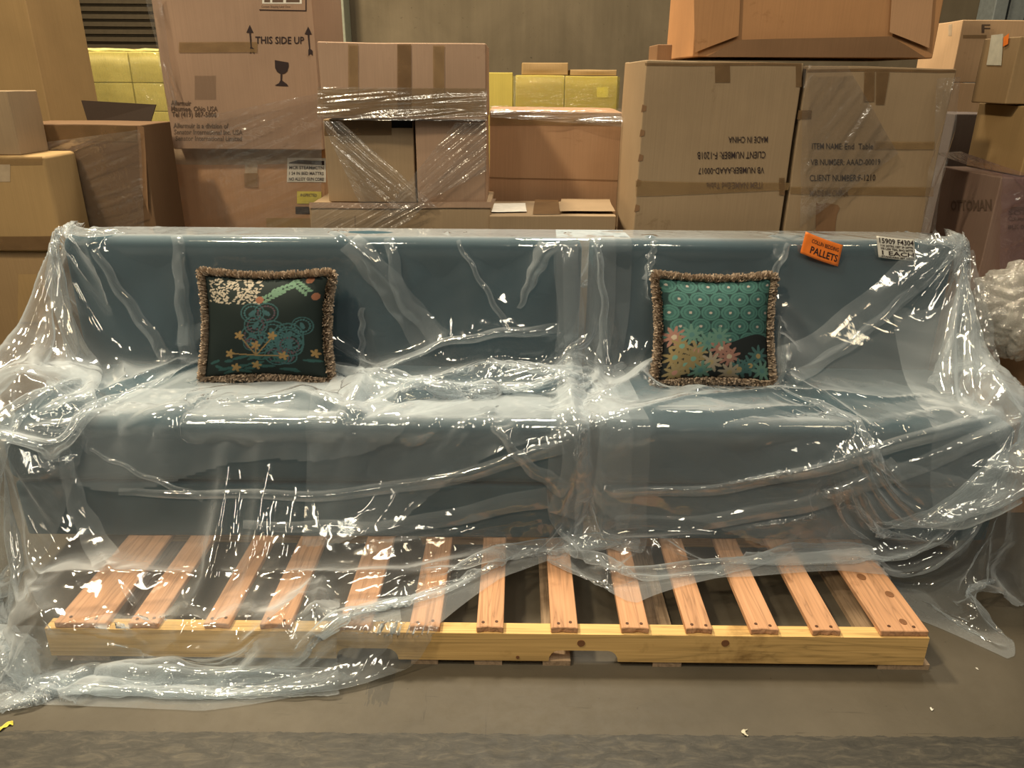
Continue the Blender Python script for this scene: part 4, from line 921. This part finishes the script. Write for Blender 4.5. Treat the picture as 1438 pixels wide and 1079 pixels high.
M_BAG = mat_film('clear_polythene', (0.95, 0.96, 0.96), 0.105, (0.86, 0.93, 1.0), 0.075, 0.06, 0.0, 1.6, facet=0.03, hexp=1.8)
Pr, Rr, pin_r = make_sheet(SPLIT - 0.13, SX1 + 0.40, 1, rt, 11, SX1, SPLIT + 0.02)
PR = bag(Pr, Rr, pin_r, 12, (1.035, 1.05), ridges=RRt)
bag_r = film_obj('plastic_bag', PR, M_BAG, 'clear plastic bag over the right sofa section, with an orange and a white label', 3)
Pl, Rl, pin_l = make_sheet(SX0 - 0.55, SPLIT + 0.17, -1, lt, 21, SX0, SPLIT + 0.01)
Pl[..., 1] -= 0.0; 
PLF = bag(Pl, Rl, pin_l, 22, (1.04, 1.05), ridges=RL)
bag_l = film_obj('plastic_bag', PLF, M_BAG, 'larger clear plastic bag over the left sofa section, trailing over the pallet onto the floor', 4)

# places where the bag lies folded double: a second ply following the first
def ply(o, R, s0, s1, t0, t1, seed, gap, amp, lab):
    P = GRID[o.name]; s, t = R[0, :, 0], None
    i0, i1 = [int(np.clip(np.interp(x, s, np.arange(len(s))) * 4, 0, P.shape[1] - 1)) for x in (s0, s1)]
    rg = np.random.RandomState(seed); mid_col = R[:, int(np.interp((s0 + s1) / 2, s, np.arange(len(s)))), 1]
    j0, j1 = [int(np.clip(np.interp(x, mid_col, np.arange(len(mid_col))) * 4, 0, P.shape[0] - 1)) for x in (t0, t1)]
    B = P[j0:j1, i0:i1]; Q, N = crumple(B, seed, amp)
    if N[..., 2].mean() - N[..., 1].mean() < 0: N = -N
    u = np.arange(B.shape[1]); v = np.arange(B.shape[0]); wob = 0.006 * (1 + np.sin(u / 37.0 + seed))[None, :] * (1 + np.sin(v / 29.0 + seed * 2))[:, None]
    Q = Q + N * (gap + wob)[..., None]; Q[..., 2] = np.maximum(Q[..., 2], 0.004); k = Q.reshape(-1, 3).astype(np.float32); collide(k, k.copy(), 0.0, 0.005); Q = k.reshape(Q.shape)
    # ragged edges
    e0 = (6 * np.sin(u / 23.0 + seed) + 9 * np.sin(u / 61.0)).astype(int)
    F_ = []; nv, nu, _ = Q.shape; jj, ii = np.meshgrid(np.arange(nv - 1), np.arange(nu - 1), indexing='ij'); keep = (jj > 16 + e0[ii]) & (jj < nv - 18 + e0[ii])
    a = (jj * nu + ii)[keep]; Fq = np.stack([a, a + 1, a + nu + 1, a + nu], 1)
    used = np.unique(Fq); mp = np.full(nv * nu, -1); mp[used] = np.arange(len(used))
    q = link('folded_ply', np_mesh('folded_ply', Q.reshape(-1, 3)[used], mp[Fq]), M_BAG, o, True)
    return q
ply(bag_l, Rl, SX0 + 0.02, SPLIT - 0.01, T_SEAT - 0.46, T_SEAT + 0.09, 31, 0.010, 1.6, '')
ply(bag_l, Rl, -0.62, SPLIT + 0.05, T_SEAT - 0.60, T_SEAT + 0.06, 32, 0.020, 2.0, '')
ply(bag_l, Rl, SX0 - 0.3, -0.30, t_at_y(1.93), t_at_y(1.60) + 0.02, 33, 0.008, 2.2, '')
ply(bag_l, Rl, SX0 - 0.3, -0.48, t_at_y(2.05), t_at_y(1.60) + 0.04, 38, 0.014, 2.4, '')
ply(bag_l, Rl, SX0 - 0.1, -0.25, T_FRONT + 0.05, t_at_y(1.72), 41, 0.006, 1.6, '')
ply(bag_l, Rl, SPLIT - 0.08, SPLIT + 0.12, PLEN[2], T_FRONT - 0.05, 34, 0.006, 1.6, '')
ply(bag_r, Rr, SPLIT + 0.03, SX1 - 0.03, T_SEAT - 0.42, T_SEAT + 0.09, 35, 0.010, 1.5, '')
ply(bag_r, Rr, SX1 - 0.25, SX1 + 0.30, PLEN[3], T_SEAT + 0.02, 36, 0.008, 1.2, '')
# taut pleats: narrow doubled strips lying on the bags where the film is pulled
def on_bag(name, pts, w0, w1, bulge, seed):
    o, tree = (bag_l, TL) if name == 'L' else (bag_r, TR); n = 46; m = 9
    L = [0.0]
    for a, b in zip(pts, pts[1:]): L.append(L[-1] + math.dist(a, b))
    Vv = np.zeros((n, m, 3)); D = np.zeros((n, m))
    px = np.interp(np.linspace(0, L[-1], n), L, [p[0] for p in pts]); py = np.interp(np.linspace(0, L[-1], n), L, [p[1] for p in pts])
    k = np.ones(9) / 9; px = np.convolve(np.pad(px, 4, 'edge'), k, 'valid'); py = np.convolve(np.pad(py, 4, 'edge'), k, 'valid')
    tx, ty = np.gradient(px), np.gradient(py); ln = np.hypot(tx, ty) + 1e-6; rays = {}
    for i in range(n):
        w = w0 + (w1 - w0) * i / (n - 1)
        for j in range(m):
            off = w * (j / (m - 1) - 0.5) + 1.6 * math.sin(i * 0.5 + seed); d = ray(px[i] - ty[i] / ln[i] * off, py[i] + tx[i] / ln[i] * off).normalized()
            h = tree.ray_cast(CAMP, d); D[i, j] = h[3] if h[0] else np.nan; rays[i, j] = d
    med = np.nanmedian(D, 1); med = np.interp(np.arange(n), np.nonzero(~np.isnan(med))[0], med[~np.isnan(med)])
    D = np.where(np.isnan(D), med[:, None], D); D = np.clip(D, med[:, None] - 0.05, med[:, None] + 0.05)
    for i in range(n):
        for j in range(m):
            s_ = math.sin(math.pi * j / (m - 1)); e = 0.004 + bulge * s_ * math.sin(math.pi * min(1, max(0.0, (i + 1) / n)) ) ** 0.5
            Vv[i, j] = CAMP + rays[i, j] * float(D[i, j] - e - 0.0015 * abs(math.sin(j * 1.9 + i * 0.35 + seed)))
    link('pleat', np_mesh('pleat', Vv.reshape(-1, 3), grid_faces(n, m)[:, ::-1]), M_BAG, o, True)
def tree_of(o):
    P = GRID[o.name][::3, ::3]; nv, nu, _ = P.shape
    return BVHTree.FromPolygons(P.reshape(-1, 3).tolist(), grid_faces(nv, nu).tolist())
TL, TR = tree_of(bag_l), tree_of(bag_r)
for q in (('L', [(248, 326), (254, 400), (266, 515)], 16, 26, .012), ('L', [(488, 335), (550, 405), (612, 492)], 34, 48, .010), ('L', [(546, 330), (562, 420), (625, 480)], 14, 30, .010),
          ('L', [(130, 345), (165, 405), (205, 460), (240, 510)], 12, 20, .012), ('L', [(532, 522), (610, 484), (700, 468), (792, 462)], 8, 16, .014), ('L', [(770, 340), (745, 395), (728, 436)], 30, 6, .012),
          ('L', [(792, 330), (802, 430), (798, 540), (815, 640), (788, 735)], 34, 44, .012), ('L', [(640, 335), (690, 420), (718, 470)], 6, 10, .008), ('L', [(508, 430), (508, 525)], 8, 10, .012),
          ('L', [(86, 622), (108, 710), (150, 790)], 16, 44, .012), ('L', [(122, 630), (210, 672), (290, 702)], 5, 10, .008), ('L', [(150, 692), (480, 697), (660, 668), (806, 620)], 10, 22, .012),
          ('L', [(330, 738), (560, 742), (780, 695)], 12, 30, .010), ('L', [(690, 596), (740, 655), (800, 692)], 8, 26, .010),
          ('R', [(1340, 338), (1260, 405), (1150, 488), (985, 545)], 60, 26, .012), ('R', [(832, 558), (930, 498), (1030, 442)], 10, 5, .014), ('R', [(1350, 350), (1372, 440), (1384, 530)], 30, 44, .012),
          ('R', [(838, 330), (850, 440), (840, 530)], 8, 14, .012), ('R', [(1110, 340), (1085, 390), (1058, 450)], 8, 14, .010), ('R', [(845, 692), (980, 692), (1150, 662), (1300, 612), (1425, 577)], 12, 24, .012),
          ('R', [(850, 735), (1000, 735), (1150, 705), (1300, 650), (1430, 596)], 20, 26, .012), ('R', [(920, 336), (908, 395)], 8, 12, .008), ('R', [(1290, 400), (1200, 480), (1110, 535)], 12, 20, .010)):
    on_bag(*q, len(q[1]) * 1.7 + q[2])
# labels stuck on the right bag
def bvh_of(P):
    nv, nu, _ = P.shape; return BVHTree.FromPolygons([tuple(map(float, p)) for p in P.reshape(-1, 3)], [tuple(map(int, f)) for f in grid_faces(nv, nu)])
bvh = bvh_of(PR)
def on_film(px, py, e):
    d = ray(px, py).normalized(); hit = bvh.ray_cast(CAMP, d)
    return (hit[0] - d * e) if hit[0] else at_y(px, py, 2.68)
def plane_fit(quad, e):
    """label lies on the film: depth taken from the film at its middle"""
    c = on_film(sum(q[0] for q in quad) / 4, sum(q[1] for q in quad) / 4, e)
    return [at_y(x, y, c.y - 0.006) for x, y in quad]
def label_at(q, u, v, bend):
    p = (q[0] * (1 - u) + q[1] * u) * (1 - v) + (q[3] * (1 - u) + q[2] * u) * v
    return p + Vector((0, -0.004 - bend * math.sin(math.pi * u), -bend * 0.5 * math.sin(math.pi * u)))
def film_label(name, quad, mat, bend, lab, lines, ink):
    q = plane_fit(quad, 0.004); V = [label_at(q, i / 12, j / 8, bend) for j in range(9) for i in range(13)]
    o = link(name, np_mesh(name, V, grid_faces(9, 13)[:, ::-1]), mat, bag_r, True); o['label'] = lab
    md = o.modifiers.new('thick', 'SOLIDIFY'); md.thickness = 0.0006; md.offset = 1
    for txt, u0, v0, u1, v1, bold in lines:
        Vt, Ft = text_geo(txt, bold); W = [label_at(q, u0 + (u1 - u0) * x, v1 + (v0 - v1) * y, bend) + Vector((0, -0.0016, 0.0004)) for x, y in Vt]
        link('printed_text', mesh_from('printed_text', W, Ft), ink, o)
film_label('label', [(1131, 325), (1183, 344), (1176, 374), (1123, 355)], M_ORLAB, 0.004, 'bright orange sticker reading PALLETS',
           [('COLLIN BEDDING', 0.2, 0.18, 0.92, 0.36, 0.01), ('PALLETS', 0.22, 0.5, 0.94, 0.82, 0.02)], M_INK)
film_label('label', [(1230, 331), (1283, 336), (1285, 366), (1233, 361)], M_WHITE, 0.003, 'white sticker reading 15909 F4304, 1 EACH',
           [('15909 F4304', 0.06, 0.06, 0.97, 0.30, 0.02), ('11A 2GTRS 1SET 29 24TTR', 0.08, 0.36, 0.95, 0.46, 0.03), ('105 L300 TEAL BNQ 04TTR', 0.08, 0.50, 0.95, 0.60, 0.03), ('1 EACH', 0.1, 0.64, 0.96, 0.84, 0.02), ('STANDARD SET 24NG', 0.08, 0.88, 0.96, 0.96, 0.03)], M_INK)
# ------------------------------------------------------------------ stretch film on the stacks, bubble wrap, scraps
M_STRETCH = mat_film('clear_stretch_film', (0.98, 0.97, 0.96), 0.05, (0.88, 0.86, 0.83), 0.2, 0.25, 0.1, 3.4, hexp=1.4)
M_MAUVEF = mat_film('mauve_stretch_film', (0.90, 0.80, 0.86), 0.10, (0.75, 0.65, 0.70), 0.10, 0.5, 0.3, 2.2)
def film_sheet(quad, Ys, ang, label, amp=0.006, fine=26.0, nu=90, nv=50, mat=None, seed=0.0, edge=0.004):
    """thin pulled film hanging just in front of the boxes: pleats run at the angle ang (screen degrees, measured at the boxes)"""
    q = [at_y(x, y, Y) for (x, y), Y in zip(quad, Ys)]; V = []; ca, sa = math.cos(math.radians(ang)), math.sin(math.radians(ang))
    for j in range(nv):
        for i in range(nu):
            u, v = i / (nu - 1), j / (nv - 1); p = (q[0] * (1 - u) + q[1] * u) * (1 - v) + (q[3] * (1 - u) + q[2] * u) * v
            al, ac = p.x * ca + p.z * sa, -p.x * sa + p.z * ca
            f = abs(noise.noise(Vector((al * 1.6, ac * fine, seed)))) + 0.6 * abs(noise.noise(Vector((al * 3.0, ac * fine * 2.4, seed + 5))))
            r = amp * (2.0 * f + 0.5 * noise.noise(Vector((p.x * 8, p.z * 8, seed))))
            V.append(p + Vector((0, -max(r, 0) - 0.001, 0)))
    return tag(link('stretch_film', np_mesh('stretch_film', V, grid_faces(nv, nu)[:, ::-1]), mat or M_STRETCH, None, True), label, 'film')
film_sheet([(62, 200), (198, 182), (204, 322), (75, 322)], [3.185] * 4, 20, 'clear stretch film pulled across the dark brown carton with a flap, at left', 0.008, seed=1)
film_sheet([(244, 172), (452, 130), (452, 322), (250, 322)], [3.60] * 4, 22, 'clear stretch film round the foot of the THIS SIDE UP carton', 0.007, seed=2)
film_sheet([(452, 170), (478, 170), (616, 292), (508, 292)], [3.19, 3.19, 3.205, 3.205], -42, 'band of clear stretch film running down rightwards over the filmed pair of cartons', 0.010, 40, seed=3)
film_sheet([(640, 172), (683, 172), (683, 240), (520, 322)], [3.188, 3.188, 3.188, 3.200], 38, 'band of clear stretch film running up to the right over the filmed pair of cartons', 0.010, 40, seed=4)
film_sheet([(440, 284), (600, 286), (560, 325), (436, 325)], [3.18] * 4, 28, 'bunched clear stretch film over the front of the shallow tray', 0.010, 40, seed=5)
film_sheet([(688, 148), (872, 152), (874, 178), (690, 164)], [3.675, 3.675, 3.68, 3.68], 0, 'rumpled clear film along the top edge of the big brown carton', 0.03, 12, seed=6)
film_sheet([(1128, 92), (1190, 92), (1260, 215), (1122, 320)], [3.075] * 4, 60, 'loose clear film between the two End Table cartons', 0.008, 12, seed=7)
film_sheet([(1316, 110), (1344, 108), (1312, 325), (1292, 325)], [3.07] * 4, 84, 'crumpled clear film on the right edge of the End Table carton', 0.02, 14, 30, 90, seed=8)
film_sheet([(446, 122), (684, 124), (684, 170), (446, 168)], [3.172] * 4, 5, 'clear film round the foot of the topmost carton of the middle stack', 0.012, 16, seed=9)
film_sheet([(206, -10), (226, -10), (252, 150), (236, 150)], [3.595] * 4, 100, 'crumpled clear film along the left edge of the arrow-marked carton', 0.02, 14, 24, 80, seed=10)
film_sheet([(1310, 215), (1345, 212), (1440, 244), (1440, 262)], [3.42, 3.2, 2.985, 2.985], 170, 'mauve tinted film laid over the top of the printed carton at the right edge', 0.02, 16, mat=M_MAUVEF, seed=11)
film_sheet([(1406, 244), (1500, 250), (1500, 380), (1402, 380)], [2.985] * 4, 30, 'mauve stretch film over the front of the printed carton at the right edge', 0.008, 16, mat=M_MAUVEF, seed=12)

M_BUBBLE = mat_film('bubble_wrap', (0.96, 0.96, 0.95), 0.24, (0.93, 0.92, 0.88), 0.10, 0.2, 0.2, 2.4, scale=2.0, facet=0.25)
def bubble_wrap():
    c = at_y(1446, 432, 2.66); rx, rz = 0.175, 0.16; V = []; nu, nv = 150, 90
    for j in range(nv):
        th = math.pi * j / (nv - 1)
        for i in range(nu):
            ph = 2 * math.pi * i / (nu - 1); d = Vector((math.sin(th) * math.cos(ph), math.sin(th) * math.sin(ph), math.cos(th)))
            f = 1 + 0.22 * noise.noise(d * 2.0 + Vector((3, 1, 0))) + 0.26 * abs(noise.noise(d * 3.4 + Vector((0, 2, 1)))) + 0.08 * abs(noise.noise(d * 8))
            cell = noise.voronoi(d * 9)[0][0]; f += 0.035 * max(0, 1 - (cell / 0.45) ** 2)
            V.append(Vector((d.x * rx * f, d.y * 0.13 * f, d.z * rz * f)))
    lo = min(v.z for v in V)
    o = tag(link('bubble_wrap', np_mesh('bubble_wrap', V, grid_faces(nv, nu)), M_BUBBLE, None, True), 'crumpled white bubble wrap lying on the brown carton at the right edge', 'bubble wrap')
    o.location = (c.x, c.y, 0.60 - lo + 0.002)
    core = link('inner_roll', np_mesh('inner_roll', [v * 0.86 for v in V], grid_faces(nv, nu)), M_BUBBLE, o, True)
bubble_wrap()
def scrap(px, py, size, mat, label, seed, cat='scrap', name='paper_scrap', ln=2.2):
    p = at_z(px, py, 0.0); V = []; nu, nv = 14, 8
    for j in range(nv):
        for i in range(nu):
            u, v = i / (nu - 1) - 0.5, j / (nv - 1) - 0.5
            V.append((u * size * ln, v * size + 0.4 * size * math.sin(u * 5 + seed), 0.003 + size * 0.35 * (0.5 + noise.noise(Vector((u * 4, v * 4, seed))))))
    lo = min(v[2] for v in V); V = [(x, y, z - lo + 0.001) for x, y, z in V]
    o = tag(link(name, np_mesh(name, V, grid_faces(nv, nu)), mat, None, True), label, cat); o.location = (p.x, p.y, 0); o.rotation_euler = (0, 0, seed)
    md = o.modifiers.new('thick', 'SOLIDIFY'); md.thickness = 0.0008
scrap(9, 1021, 0.014, M_YLAB, 'yellow twisted scrap on the floor at the lower left corner', 0.5)
scrap(1046, 1030, 0.010, M_CREAM, 'small pale crumpled scrap on the floor below the pallet, right of centre', 1.4)
scrap(1308, 997, 0.007, M_WHITE, 'tiny whitish chip on the floor right of the pallet', 2.4, ln=1.2)
scrap(1372, 940, 0.005, M_WHITE, 'very tiny white fleck on the floor near the trailing right bag', 0.9, ln=1.1)
